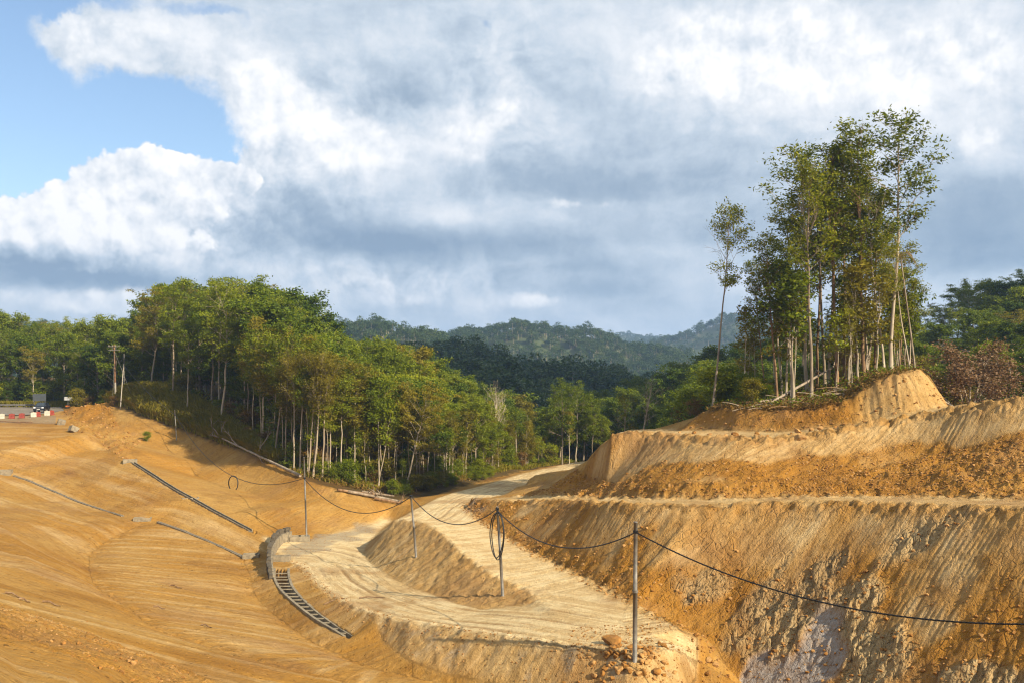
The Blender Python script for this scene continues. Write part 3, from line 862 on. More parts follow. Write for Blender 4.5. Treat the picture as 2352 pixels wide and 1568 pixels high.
def link(name, data, parent=None):
    o = bpy.data.objects.new(name, data)
    COL.objects.link(o)
    if parent is not None: o.parent = parent
    return o


def tag(o, label=None, cat=None, group=None, kind=None):
    if label: o['label'] = label
    if cat: o['category'] = cat
    if group: o['group'] = group
    if kind: o['kind'] = kind
    return o


def thing(name, label, cat, loc=(0, 0, 0), rz=0.0, group=None):
    o = link(name, None)
    o.location = loc
    o.rotation_euler = (0, 0, rz)
    o.empty_display_size = 0.3
    return tag(o, label, cat, group)


def dup(root, label=None):
    """copy of a thing with its parts and sub-parts"""
    r = root.copy()
    COL.objects.link(r)
    if label: r['label'] = label
    for ch in list(root.children):
        c = ch.copy()
        COL.objects.link(c)
        c.parent = r
        for g in list(ch.children):
            q = g.copy()
            COL.objects.link(q)
            q.parent = c
    return r


# ------------------------------------------------------------------ materials
def material(name):
    m = bpy.data.materials.new(name)
    m.use_nodes = True
    t = NT(m.node_tree)
    b = m.node_tree.nodes['Principled BSDF']
    b.inputs['Specular IOR Level'].default_value = 0.25
    b.inputs['Roughness'].default_value = 0.85
    return m, t, b


def bump(t, b, h, dist, strength=1.0):
    n = t.n.new('ShaderNodeBump')
    n.inputs['Distance'].default_value = dist
    n.inputs['Strength'].default_value = strength
    t.put(n.inputs['Height'], h)
    t.l.new(n.outputs[0], b.inputs['Normal'])


def soil_material():
    m, t, b = material("soil")
    g = t.attr('tool', 'Vector')
    geo = t.n.new('ShaderNodeNewGeometry')
    pos = geo.outputs['Position']
    big = t.noise(pos, 0.10, 4, 0.55)
    mid = t.noise(pos, 0.55, 5, 0.6)
    fin = t.noise(pos, 3.5, 5, 0.65)
    gs = t.v('MULTIPLY', g, (1.9, 0.10, 1.0))
    st = t.noise(gs, 1.0, 6, 0.62)
    gs2 = t.v('MULTIPLY', g, (6.0, 0.35, 1.0))
    st2 = t.noise(gs2, 1.0, 4, 0.6)
    orange, tan, pale, dark = (.315, .155, .028), (.365, .212, .060), (.565, .43, .232), (.165, .072, .013)
    c = t.mix(t.mr(t.m('ADD', t.m('MULTIPLY', big, .6), t.m('MULTIPLY', st, .5)), .42, .68), orange, tan)
    c = t.mix(t.m('MULTIPLY', t.attr('orng_shade'), t.mr(mid, .3, .7, .55, 1.0)), c, (.27, .118, .014))
    dk = t.m('MULTIPLY', t.mr(t.m('ADD', st, t.m('MULTIPLY', t.m('SUBTRACT', mid, .5), .7)), .50, .72), .42)
    c = t.mix(dk, c, t.mix(.35, dark, tan))
    pl_ = t.m('MULTIPLY', t.attr('pale'), t.mr(t.m('ADD', st, t.m('MULTIPLY', t.m('SUBTRACT', mid, .5), .8)), .36, .62, 1.0, .5))
    c = t.mix(pl_, c, pale)
    pinkish = t.m('MULTIPLY', t.mr(t.noise(pos, 0.13, 4, .6), .52, .66), .55)
    c = t.mix(pinkish, c, (.27, .145, .052))
    c = t.mix(t.m('MULTIPLY', t.attr('rock'), t.mr(mid, .25, .6, .6, 1.0)), c, t.mix(fin, (.27, .165, .066), (.42, .315, .165)))
    c = t.mix(t.m('MULTIPLY', t.attr('bluerock'), t.mr(fin, .3, .7, .65, .95)), c, t.mix(mid, (.23, .205, .185), (.34, .31, .275)))
    c = t.mix(t.m('MULTIPLY', t.attr('grey'), t.mr(fin, .3, .65, .35, .95)), c, t.mix(fin, (.15, .125, .085), (.27, .235, .18)))
    c = t.mix(t.attr('humus'), c, t.mix(mid, (.045, .032, .011), (.11, .068, .02)))
    c = t.mix(t.m('MULTIPLY', t.attr('wet'), .6), c, (.15, .062, .012))
    vd = t.n.new('ShaderNodeTexVoronoi')
    t.put(vd.inputs['Vector'], pos)
    vd.inputs['Scale'].default_value = 2.6
    clod_shadow = t.m('MULTIPLY', t.mr(vd.outputs['Distance'], .10, .24, 1.0, 0.0), t.mr(t.xyz(vd.outputs['Color'])[0], .62, .70))
    clod_shadow = t.m('MULTIPLY', clod_shadow, t.m('SUBTRACT', 1.0, t.m('MULTIPLY', t.attr('pale'), .8), None, True))
    c = t.mix(t.m('MULTIPLY', clod_shadow, .6), c, (.13, .056, .012))  # dark specks paint in the small shadows of the clods
    v = t.m('ADD', t.m('MULTIPLY', st2, .45), t.m('MULTIPLY', fin, .55))
    c = t.mix(1.0, c, t.ramp(v, [(0.28, (.52, .47, .40)), (0.45, (.93, .92, .90)), (0.55, (1.05, 1.05, 1.05)), (0.72, (1.3, 1.33, 1.38))]), 'MULTIPLY')
    t.put(b.inputs['Base Color'], c)
    b.inputs['Roughness'].default_value = 0.95
    b.inputs['Specular IOR Level'].default_value = 0.1
    peb = t.voro(pos, 7.0)
    h = t.m('ADD', t.m('MULTIPLY', fin, .7), t.m('MULTIPLY', st2, .5))
    h = t.m('ADD', h, t.m('MULTIPLY', t.noise(pos, 14.0, 3, .6), .35))
    h = t.m('SUBTRACT', h, t.m('MULTIPLY', peb, t.m('MULTIPLY', t.m('ADD', t.attr('orng_shade'), t.attr('rock')), .35)))
    h = t.m('ADD', h, t.m('MULTIPLY', clod_shadow, .5))
    crack = t.mr(t.voro(t.v('MULTIPLY', g, (1.3, .9, 1)), 1.6, 'DISTANCE_TO_EDGE'), 0, .09)
    h = t.m('ADD', h, t.m('MULTIPLY', crack, t.m('MULTIPLY', t.m('ADD', t.attr('rock'), t.m('MULTIPLY', t.mr(mid, .45, .6), t.attr('orng_shade'))), .5)))
    bump(t, b, h, 0.16, 1.0)
    return m


M = {}
M['soil'] = soil_material()

nR, nC = Z.shape
VERT = np.stack([X2, Y2, Z], -1).reshape(-1, 3)
idx = np.arange(nR * nC).reshape(nR, nC)
QUAD = np.stack([idx[:-1, :-1], idx[:-1, 1:], idx[1:, 1:], idx[1:, :-1]], -1).reshape(-1, 4)
FACE_ROAD = ((roadm[:-1, :-1] + roadm[1:, 1:]) > 1.0).ravel()


def region_mesh(name, mask):
    q = QUAD[mask]
    used, inv = np.unique(q, return_inverse=True)
    at = {'tool': np.stack([ACR, ALN, 0 * ACR], -1).reshape(-1, 3)[used]}
    for k, a in (('pale', PALE), ('orng_shade', ORNG_SHADE), ('rock', ROCKM * (1 - BLUEM)), ('bluerock', BLUEM), ('grey', GREY), ('humus', HUM), ('wet', WET)):
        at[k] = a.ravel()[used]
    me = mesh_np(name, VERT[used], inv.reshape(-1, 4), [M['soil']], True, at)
    return tag(link(name, me), kind='structure')


region_mesh('ground', ~FACE_ROAD)
region_mesh('dirt_road', FACE_ROAD)
# the platform the photograph was taken from, behind and beside the camera
gx = np.arange(-150, 150.1, 2.5)
gy = np.arange(-30, 4.1, 1.0)
zz = tin_on_grid(TIN, gx, gy, False)
zz[np.isnan(zz)] = -1.0
zz = blur(zz, 1.0)
zz[-1] = np.interp(gx, X2[0], Z[0])
ii = np.arange(len(gx) * len(gy)).reshape(len(gy), len(gx))
vv = np.stack(np.broadcast_arrays(gx[None, :], gy[:, None], zz), -1).reshape(-1, 3)
qq = np.stack([ii[:-1, :-1], ii[:-1, 1:], ii[1:, 1:], ii[1:, :-1]], -1).reshape(-1, 4)
tag(link('ground', mesh_np('ground_near', vv, qq, [M['soil']], True, {'tool': vv * np.array([1, 1, 0]), 'orng_shade': np.zeros(len(vv))})), kind='structure')

# ------------------------------------------------------------------ vegetation
def leaf_material(name, lo, mid, hi, trans=0.35, rough=0.5):
    m, t, b = material(name)
    geo = t.n.new('ShaderNodeNewGeometry')
    oi = t.n.new('ShaderNodeObjectInfo')
    r = geo.outputs['Random Per Island']
    blend = t.m('ADD', t.m('MULTIPLY', r, .55), t.m('MULTIPLY', oi.outputs['Random'], .45))
    c = t.ramp(blend, [(0.1, lo), (0.5, mid), (0.95, hi)])
    t.put(b.inputs['Base Color'], c)
    b.inputs['Roughness'].default_value = rough
    b.inputs['Specular IOR Level'].default_value = 0.12
    tr = t.n.new('ShaderNodeBsdfTranslucent')
    t.put(tr.inputs['Color'], t.mix(1.0, c, (1.15, 1.2, .55), 'MULTIPLY'))
    mx = t.n.new('ShaderNodeMixShader')
    mx.inputs[0].default_value = trans
    t.l.new(b.outputs[0], mx.inputs[1])
    t.l.new(tr.outputs[0], mx.inputs[2])
    t.l.new(mx.outputs[0], t.n['Material Output'].inputs[0])
    return m


def bark_material(name, a, b_, scale=3.0):
    m, t, b = material(name)
    tc = t.n.new('ShaderNodeTexCoord')
    oi = t.n.new('ShaderNodeObjectInfo')
    n = t.noise(t.v('MULTIPLY', tc.outputs['Object'], (1, 1, .3)), scale, 5, .65)
    c = t.mix(t.mr(n, .35, .65), a, b_)
    c = t.mix(t.m('MULTIPLY', oi.outputs['Random'], .45), c, (.13, .085, .045))
    t.put(b.inputs['Base Color'], c)
    bump(t, b, n, 0.05, 0.5)
    return m


M['leaf_forest'] = leaf_material('leaf_forest', (.058, .082, .004), (.145, .175, .007), (.30, .295, .014), .36)
M['leaf_dense'] = leaf_material('leaf_dense', (.030, .056, .004), (.080, .115, .006), (.175, .195, .011), .30)
M['leaf_olive'] = leaf_material('leaf_olive', (.082, .070, .006), (.165, .138, .010), (.26, .20, .018), .36)
M['leaf_broad'] = leaf_material('leaf_broad', (.050, .070, .004), (.155, .168, .007), (.36, .31, .016), .42)
M['leaf_bright'] = leaf_material('leaf_bright', (.068, .102, .006), (.14, .17, .009), (.22, .225, .018), .40)
M['leaf_brown'] = leaf_material('leaf_brown', (.070, .038, .017), (.130, .072, .032), (.20, .118, .058), .2)
M['leaf_dry'] = leaf_material('leaf_dry', (.09, .052, .012), (.17, .094, .022), (.27, .165, .042), .3)
M['leaf_far'] = leaf_material('leaf_far', (.021, .045, .010), (.047, .078, .016), (.090, .115, .025), .15)
M['grass'] = leaf_material('grass', (.15, .14, .010), (.27, .235, .020), (.42, .30, .06), .5)
M['bark_pale'] = bark_material('bark_pale', (.31, .245, .165), (.46, .385, .28))
M['bark_grey'] = bark_material('bark_grey', (.16, .12, .08), (.32, .255, .18))
M['bark_brown'] = bark_material('bark_brown', (.12, .06, .025), (.27, .165, .085))
M['dead_wood'] = bark_material('dead_wood', (.20, .15, .10), (.38, .31, .23))


def leaf_quads(centres, rng, L, W, up=0.35, droop=0.0):
    n = len(centres)
    a = rng.normal(size=(n, 3))
    a[:, 2] = a[:, 2] * 0.7 - droop
    a /= np.linalg.norm(a, axis=1)[:, None] + 1e-9
    nn = rng.normal(size=(n, 3)) * 0.8
    nn[:, 2] += up * 2
    b = np.cross(nn, a)
    b /= np.linalg.norm(b, axis=1)[:, None] + 1e-9
    s = rng.uniform(0.65, 1.3, size=(n, 1))
    q = np.stack([centres - a * L * s, centres + b * W * s - a * L * .1 * s, centres + a * L * s, centres - b * W * s - a * L * .1 * s], 1)
    return q.reshape(-1, 3), np.arange(n * 4).reshape(n, 4)


def branch(rng, p, d, length, n=4, curve=0.25, wob=0.12):
    pts = [np.array(p, float)]
    d = np.array(d, float)
    for i in range(n):
        d = d + rng.normal(size=3) * wob + np.array([0, 0, curve / n])
        d /= np.linalg.norm(d)
        pts.append(pts[-1] + d * length / n)
    return pts


PROF = {'round': lambda h: 0.35 + 0.75 * math.sin(math.pi * min(1, h * 0.85 + 0.12)),
        'umbrella': lambda h: 0.55 + 0.6 * h ** 0.8 * (1.25 - 0.6 * h ** 3),
        'cone': lambda h: 0.25 + 0.9 * (1 - h),
        'column': lambda h: 0.45 + 0.65 * math.sin(math.pi * min(1, h * .9 + .05))}


def gen_tree(seed, H, r0, base, spread, prof, nl, sub, per, cr, L, W, leafmat, barkmat, up=0.6, wob=0.02, flat=0.6, twig=True, bare=0.0, name='tree'):
    """trunk mesh (tapered trunk, limbs, branchlets) and crown mesh (leaf clumps on the branch ends)"""
    rng = np.random.default_rng(seed)
    tb = MB()
    pts = [np.array([0, 0, -0.4])]
    off = np.zeros(2)
    n = 9
    for i in range(1, n + 1):
        off = off + rng.normal(size=2) * wob * H / 4
        pts.append(np.array([off[0], off[1], H * 0.96 * i / n]))
    rad = [r0 * (1.25 if i == 0 else 1.0 - 0.78 * (i / n) ** 1.1) for i in range(n + 1)]
    tb.tube(pts, rad, 7)
    hs = np.array([p[2] for p in pts])
    px, py = np.array([p[0] for p in pts]), np.array([p[1] for p in pts])
    cl = []
    ang = rng.uniform(0, 6.28)
    for i in range(nl):
        f = (i + rng.uniform(0.1, 0.9)) / nl
        h = H * (base + (0.95 - base) * f)
        ang += 2.4 + rng.normal() * 0.5
        p = (np.interp(h, hs, px), np.interp(h, hs, py), h)
        rr = np.interp(h, hs, rad)
        ln = spread * H * PROF[prof](f) * rng.uniform(0.7, 1.2)
        e = up * rng.uniform(0.6, 1.4) + 0.35 * f
        d = (math.cos(ang) * math.cos(e), math.sin(ang) * math.cos(e), math.sin(e))
        br = branch(rng, p, d, ln, 4, 0.35)
        rb = min(rr * 0.55, 0.02 + 0.022 * ln)
        tb.tube(br, [rb * (1 - 0.2 * k) for k in range(5)], 5, cap=False)
        dead = rng.uniform() < bare
        if not dead: cl.append(br[-1])
        for k in range(sub):
            g = rng.uniform(0.3, 1.0)
            q = br[int(g * 3.99)] + (br[min(4, int(g * 3.99) + 1)] - br[int(g * 3.99)]) * rng.uniform()
            a2 = ang + rng.normal() * 0.9
            e2 = e + rng.normal() * 0.45
            d2 = (math.cos(a2) * math.cos(e2), math.sin(a2) * math.cos(e2), math.sin(e2))
            b2 = branch(rng, q, d2, ln * rng.uniform(0.3, 0.6), 3, 0.3)
            if twig: tb.tube(b2, [rb * .5, rb * .42, rb * .3, rb * .15], 3, cap=False)
            if not dead:
                cl.append(b2[-1])
                if rng.uniform() < 0.6: cl.append(b2[2])
            elif twig:
                for _ in range(2):
                    b3 = branch(rng, b2[2], np.array(d2) + rng.normal(size=3) * .5, ln * .22, 2)
                    tb.tube(b3, [rb * .25, rb * .2, rb * .1], 3, cap=False)
    top = pts[-1]
    if bare < 1:
        for _ in range(3): cl.append(top + rng.normal(size=3) * cr * 0.7)
    trunk = tb.mesh(name + '_trunk', barkmat, True)
    crown = None
    if per > 0 and cl:
        cl = np.array(cl)
        k = rng.integers(int(per * .6), int(per * 1.4) + 1, len(cl))
        c = np.repeat(cl, k, 0) + rng.normal(size=(k.sum(), 3)) * np.array([cr, cr, cr * flat])
        v, f = leaf_quads(c, rng, L, W)
        crown = mesh_np(name + '_crown', v, f, [leafmat])
    zt_ = max(q_[2] for q_ in tb.v)
    if crown is not None: zt_ = max(H, float(np.percentile(v[:, 2], 99.7)))
    return trunk, crown, zt_


PROTO = {}


def protos(kind, count, **kw):
    PROTO[kind] = []
    for i in range(count):
        k = {a: (b(i) if callable(b) and a not in ('prof',) else b) for a, b in kw.items()}
        PROTO[kind].append(gen_tree(seed=hash_kind(kind) + i * 7, name=kind, **k))


def hash_kind(s):
    return sum(ord(c) * (i + 3) for i, c in enumerate(s))


protos('slender', 7, H=20.0, r0=0.125, base=lambda i: (.5, .56, .42, .6, .52, .48, .56)[i], spread=0.135, prof='column', nl=lambda i: (22, 18, 26, 15, 20, 24, 18)[i], sub=5, per=21, cr=0.29, L=0.145, W=0.058,
       leafmat=M['leaf_broad'], barkmat=lambda i: (M['bark_pale'], M['bark_grey'], M['bark_brown'])[i % 3], up=0.75, wob=0.014, flat=0.8, bare=0.10)
protos('forest', 6, H=18.0, r0=0.20, base=lambda i: (.45, .5, .4, .5, .55, .38)[i], spread=lambda i: (.25, .22, .27, .2, .24, .26)[i], prof='umbrella', nl=18, sub=5, per=50, cr=0.48, L=0.185, W=0.085,
       leafmat=lambda i: (M['leaf_forest'], M['leaf_forest'], M['leaf_olive'], M['leaf_forest'], M['leaf_bright'], M['leaf_forest'])[i], barkmat=lambda i: (M['bark_pale'], M['bark_grey'])[i % 2], up=0.5, wob=0.02, flat=0.38, bare=0.10)
protos('dense', 6, H=13.0, r0=0.20, base=lambda i: (.22, .3, .18, .25, .3, .2)[i], spread=lambda i: (.32, .28, .3, .34, .26, .3)[i], prof='round', nl=26, sub=4, per=60, cr=0.42, L=0.185, W=0.095,
       leafmat=lambda i: (M['leaf_dense'], M['leaf_forest'], M['leaf_dense'], M['leaf_olive'], M['leaf_bright'], M['leaf_dense'])[i], barkmat=M['bark_grey'], up=0.45, wob=0.015, flat=0.5)
protos('sapling', 4, H=8.0, r0=0.07, base=lambda i: (.5, .35, .6, .3)[i], spread=0.13, prof='column', nl=11, sub=3, per=16, cr=0.35, L=0.16, W=0.065, leafmat=lambda i: (M['leaf_forest'], M['leaf_olive'])[i % 2], barkmat=M['bark_pale'], up=0.7, wob=0.03, bare=.1)
protos('shrub', 4, H=3.0, r0=0.05, base=0.06, spread=0.42, prof='round', nl=14, sub=4, per=26, cr=0.34, L=0.13, W=0.055, leafmat=lambda i: (M['leaf_forest'], M['leaf_olive'], M['leaf_bright'], M['leaf_dry'])[i], barkmat=M['bark_grey'], up=0.5, wob=0.03, twig=False)
protos('feathery', 2, H=17.0, r0=0.13, base=0.55, spread=0.16, prof='column', nl=20, sub=5, per=22, cr=0.45, L=0.13, W=0.04, leafmat=M['leaf_olive'], barkmat=M['bark_pale'], up=0.85, wob=0.012, flat=.8, bare=.12)

NAMES = {'slender': 'slender_tree', 'forest': 'forest_tree', 'dense': 'rainforest_tree', 'sapling': 'sapling', 'shrub': 'shrub', 'feathery': 'feathery_tree', 'far': 'rainforest_tree'}
PR = random.Random(5)


TONE = {'forest': ('yellow-green', 'yellow-green', 'olive', 'yellow-green', 'bright green', 'yellow-green'), 'dense': ('dark green', 'yellow-green', 'dark green', 'olive', 'bright green', 'dark green'),
        'shrub': ('green', 'olive', 'bright green', 'straw-brown'), 'sapling': ('green', 'olive', 'green', 'olive')}
ZONE_L = [(55, 'behind the left end of the guardrail'), (140, 'behind the dark vehicle'), (205, 'behind the small white road sign'), (262, 'left of the utility pole'), (335, 'right of the utility pole'), (405, 'above the left half of the grassy bank'), (470, 'above the middle of the grassy bank'),
          (540, 'behind the white fallen tree'), (610, 'above the foot of the fallen tree'), (665, 'left of the feathery olive row'), (760, 'behind the feathery olive row'), (830, 'above the log heap'), (900, 'left of the leaning trunk'), (960, 'behind the leaning trunk'),
          (1030, 'right of the leaning trunk'), (1120, 'beside the straight white sapling by the track'), (1200, 'left of the far end of the track'), (9999, 'beside the island of sunlit trees')]
ZONE_R = [(1600, 'behind the nose of the upper cut'), (1640, 'left of the lone thin tree'), (1720, 'right of the lone thin tree'), (1800, 'behind the left trunks on the mound'), (1880, 'behind the twin-looking trunks on the mound'), (1960, 'behind the middle of the stand'), (2050, 'behind the tallest tree'),
          (2130, 'just right of the stand'), (2190, 'left above the withered tree'), (2260, 'above the withered tree'), (2310, 'right above the withered tree'), (9999, 'at the right edge of the photo')]


def where(zones, u):
    for lim, txt in zones:
        if u < lim: return txt


def say(kind, i, H, row, zones, u):
    size = 'tall' if H > 14.5 else 'low' if H < 8 else 'mid-sized'
    noun = {'forest': 'open-crowned tree', 'dense': 'rounded tree', 'sapling': 'sapling', 'shrub': 'shrub'}[kind]
    if kind == 'shrub': size = 'big' if H > 2.6 else 'small'
    if kind == 'sapling': size = 'taller' if H > 6.5 else 'shorter'
    t = TONE[kind]
    return ' '.join(w for w in (size, t[i % len(t)], noun, row, where(zones, u)) if w)


def plant(kind, i, u, d, H=None, top=None, label=None, group=None, wide=1.0, rz=None, cat='tree', name=None, sink=0.0):
    """a tree standing on the ground at sight line u, distance d; top = (u, v) where its tip shows"""
    tr, cr, h0 = PROTO[kind][i % len(PROTO[kind])]
    p = on_ground(u, d)
    p.z -= sink
    lean = 0.0
    if top is not None:
        tx, tz = (top[0] - CU) / F * d, (CV - top[1]) / F * d
        H = max(1.0, tz - p.z)
        lean = math.atan2(tx - p.x, H)
    o = thing(name or NAMES[kind], label, cat, p, 0, group)
    s = H / h0
    o.rotation_euler = (0, lean, 0)
    o.scale = (s * wide, s * wide, s)
    a = PR.uniform(0, 6.28) if rz is None else rz
    for nm, me in (('trunk', tr), ('crown', cr)):
        if me is None: continue
        c = link(nm, me, o)
        c.rotation_euler = (0, 0, a)
    return o


# --- the stand of tall trees left on the orange mound
G1 = 'tall slender trees on the orange mound'
CL = [('slender', 1, 1636, 95.5, (1683, 462), .85, 'lone thin tall tree apart at the left end of the orange mound'),
      ('slender', 2, 1786, 91, (1764, 545), 1.15, 'bushy mid-height tree with forked pale trunk at the left of the stand on the mound'),
      ('slender', 2, 1758, 94, (1735, 600), .9, 'slight tree between the lone thin tree and the bushy forked tree on the mound'),
      ('slender', 0, 1855, 93, (1836, 334), 1.1, 'tall straight tree with two parallel trunks seen together at the left of the stand'),
      ('slender', 4, 1864, 88, (1874, 344), 1.0, 'tall pale trunk standing forward on the lip of the mound'),
      ('slender', 5, 1922, 91, (1912, 322), 1.15, 'tall tree with dark brown lower trunk in the middle of the stand'),
      ('slender', 1, 1895, 95, (1880, 400), 1.05, 'slim tree right behind the pale trunk that stands forward on the lip'),
      ('slender', 5, 1940, 95, (1935, 330), .95, 'tall slim tree just right of the dark brown trunk in the stand'),
      ('slender', 2, 1986, 90, (1974, 280), 1.0, 'very tall tree with red-brown trunk foot beside the tallest tree'),
      ('slender', 6, 2031, 90, (1983, 387), .9, 'white curving trunk leaning left beside the tallest tree'),
      ('slender', 0, 2048, 89, (2062, 256), 1.1, 'tallest tree of the mound, with a wide crown high above the rest'),
      ('slender', 3, 2093, 89, (2040, 540), .9, 'slim white trunk leaning strongly left at the right end of the mound'),
      ('slender', 3, 1957, 88, (1950, 700), .8, 'short crooked pale tree at the front lip of the mound'),
      ('slender', 2, 1820, 96, (1800, 470), 1.1, 'shorter tree at the back left of the stand on the mound'), ('slender', 5, 1875, 97, (1890, 420), 1.1, 'tree at the back between the pale forward trunk and the dark brown trunk'), ('slender', 2, 1965, 97, (1960, 420), 1.1, 'tree at the back left of the very tall red-footed tree'), ('slender', 5, 2010, 96, (2010, 440), 1.1, 'tree at the back between the red-footed tree and the white curving trunk'),
      ('slender', 2, 2065, 94, (2075, 560), 1.2, 'shorter leafy tree close behind the tallest tree, on its right'), ('slender', 6, 1905, 100, (1925, 480), 1.1, 'tree farthest back behind the dark brown trunk of the stand'), ('slender', 0, 1845, 99, (1850, 500), 1.1, 'tree farthest back behind the two parallel trunks at the left'), ('slender', 5, 2090, 95, (2095, 640), 1.3, 'lowest leafy tree at the right end of the stand, beside the palm'), ('slender', 4, 1990, 100, (2030, 500), 1.1, 'tree farthest back behind the white curving trunk')]
for k, i, u, d, top, wd, lab in CL:
    plant(k, i, u, d, top=top, wide=wd * 1.15, label=lab or 'slim tall tree half hidden inside the stand on the orange mound', group=G1)
rs = random.Random(3)
for k in range(36):
    u = rs.uniform(1700, 2105)
    d = rs.uniform(88.5, 101)
    v0 = 932 - (u - 1700) * 0.21
    plant('sapling', k, u, d, H=rs.uniform(3.5, 13), wide=rs.uniform(.9, 1.3), label='thin %s sapling on the mound %s' % (('green', 'olive')[k % 2], ('near the lone thin tree' if u < 1760 else 'by the left trunks' if u < 1850 else 'by the twin-looking trunks' if u < 1910 else 'in the middle of the stand' if u < 1990 else 'left of the tallest tree' if u < 2045 else 'right of the tallest tree')), group='saplings between the tall trees of the mound')
for k in range(16):
    u = rs.uniform(1660, 2100)
    plant('shrub', k, u, rs.uniform(90, 102), H=rs.uniform(1.0, 2.6), label='low %s shrub on the mound %s' % (TONE['shrub'][k % 4], ('near the lone thin tree' if u < 1760 else 'by the left trunks' if u < 1870 else 'under the middle of the stand' if u < 1990 else 'under the tallest tree')), group='shrubs on the orange mound', cat='shrub')
plant('shrub', 2, 1712, 95, H=2.8, label='bright green bush left of the trunks on the orange mound', group='shrubs on the orange mound', cat='shrub')

# --- forests: skyline and near edge as functions of the sight line
SKY_L = np.array([(-200, 700), (0, 705), (60, 726), (100, 738), (150, 728), (200, 718), (260, 712), (290, 735), (340, 742), (358, 665), (420, 640), (480, 650), (560, 632), (620, 642), (660, 678), (720, 692), (745, 738), (800, 768), (860, 765), (900, 782), (960, 792),
                  (1010, 832), (1060, 862), (1090, 872), (1140, 884), (1190, 905), (1220, 950), (1260, 1000)], float)
EDGE_L = np.array([(-200, 196), (130, 195), (200, 185), (240, 181), (300, 178), (365, 170), (430, 160), (520, 147), (600, 134), (690, 121), (760, 119), (850, 121.5), (935, 124), (1000, 131), (1060, 138), (1130, 147), (1205, 158), (1290, 170), (1350, 178)], float)
SKY_R = np.array([(1500, 985), (1560, 930), (1585, 850), (1610, 805), (1640, 792), (1680, 785), (1720, 770), (1760, 762), (1850, 762), (2000, 745), (2080, 722), (2130, 692), (2160, 682), (2190, 652), (2250, 637), (2300, 626), (2352, 612), (2500, 590)], float)
f = lambda t, u: float(np.interp(u, t[:, 0], t[:, 1]))

FR = [('forest', 1, 397, 160, (397, 640), 1.0, 'tall domed tree above the grassy bank, second pale trunk left of the fallen tree'), ('forest', 4, 431, 152, (433, 735), .9, 'smaller tree with straight white trunk and forked limbs rising from the tall grass'),
      ('forest', 3, 487, 157, (492, 660), .9, 'grey trunk left of the two trees behind the fallen tree'), ('forest', 0, 503, 156, (512, 690), .9, 'shorter tree close left of the tall white-trunked tree'), ('forest', 0, 510, 147, (521, 640), .95, 'tall white-trunked tree directly behind the white fallen tree'), ('forest', 5, 560, 166, (565, 630), 1.3, 'broad high crown that tops the left forest'),
      ('forest', 1, 631, 128.5, (671, 742), .95, 'grey-trunked tree leaning right at the foot of the forest bank'), ('feathery', 0, 675, 121.5, (668, 812), 1.0, 'second slim trunk from the left in the feathery olive row'), ('feathery', 1, 688, 121, (700, 795), 1.05, 'third slim trunk from the left in the feathery olive row'), ('feathery', 0, 708, 119.5, (722, 800), 1.0, 'fourth slim trunk from the left in the feathery olive row'), ('feathery', 1, 719, 119, (748, 800), 1.2, 'fifth trunk of the feathery olive row, leaning right'),
      ('feathery', 0, 741, 119, (758, 815), 1.15, 'rightmost slim trunk of the feathery olive row'), ('feathery', 1, 655, 124, (662, 790), .9, 'leftmost slim trunk of the feathery olive row'), ('sapling', 0, 869, 121.5, (900, 915), .9, 'thin white tree curving right at the middle of the forest edge'), ('dense', 3, 883, 126, (893, 875), .8, 'spreading pale-limbed tree behind the forest edge'),
      ('forest', 2, 930, 122.5, (992, 872), 1.0, 'leaning pale trunk with a bent side limb at the forest edge beside the track'), ('sapling', 2, 1019, 130, (1024, 990), .9, 'straight white sapling trunk at the forest edge by the track'),
      ('dense', 5, 690, 174, (700, 672), 1.1, 'dark rounded crown at the right shoulder of the high left forest'), ('dense', 2, 640, 170, (640, 660), 1.1, 'rounded crown just left of the dark crown on the forest shoulder'), ('forest', 2, 345, 176, (372, 662), 1.1, 'feathery grey-limbed crown at the left end of the high forest'), ('forest', 5, 450, 172, (455, 652), 1.15, 'broad crown in the middle of the high forest skyline'), ('forest', 1, 505, 168, (505, 640), 1.1, 'crown left of the broadest crown on the high forest skyline'), ('dense', 4, 600, 165, (605, 655), 1.1, 'bright green crown right of the broadest crown of the high forest'),
      ('forest', 3, 320, 181, (335, 740), .9, 'slim tree right of the utility pole')]
GF = {'forest': 'pale-trunked trees of the left forest', 'feathery': 'feathery olive trees in a row at the forest edge', 'dense': 'rounded trees of the centre forest', 'sapling': 'thin saplings along the forest edge'}
LB = {'forest': 'pale-trunked tree with a loose spreading crown in the left forest', 'feathery': 'slim pale trunk in the row of feathery olive trees at the forest edge', 'dense': 'rounded bushy tree inside the forest left of the track', 'sapling': 'thin pale sapling at the forest edge left of the track'}
taken = []
for k, i, u, d, top, wd, lab in FR:
    plant(k, i, u, d, top=top, wide=wd, label=lab or LB[k], group=GF[k])
    taken.append(((u - CU) / F * d, d))
rs = random.Random(11)
cnt, tries = 0, 0
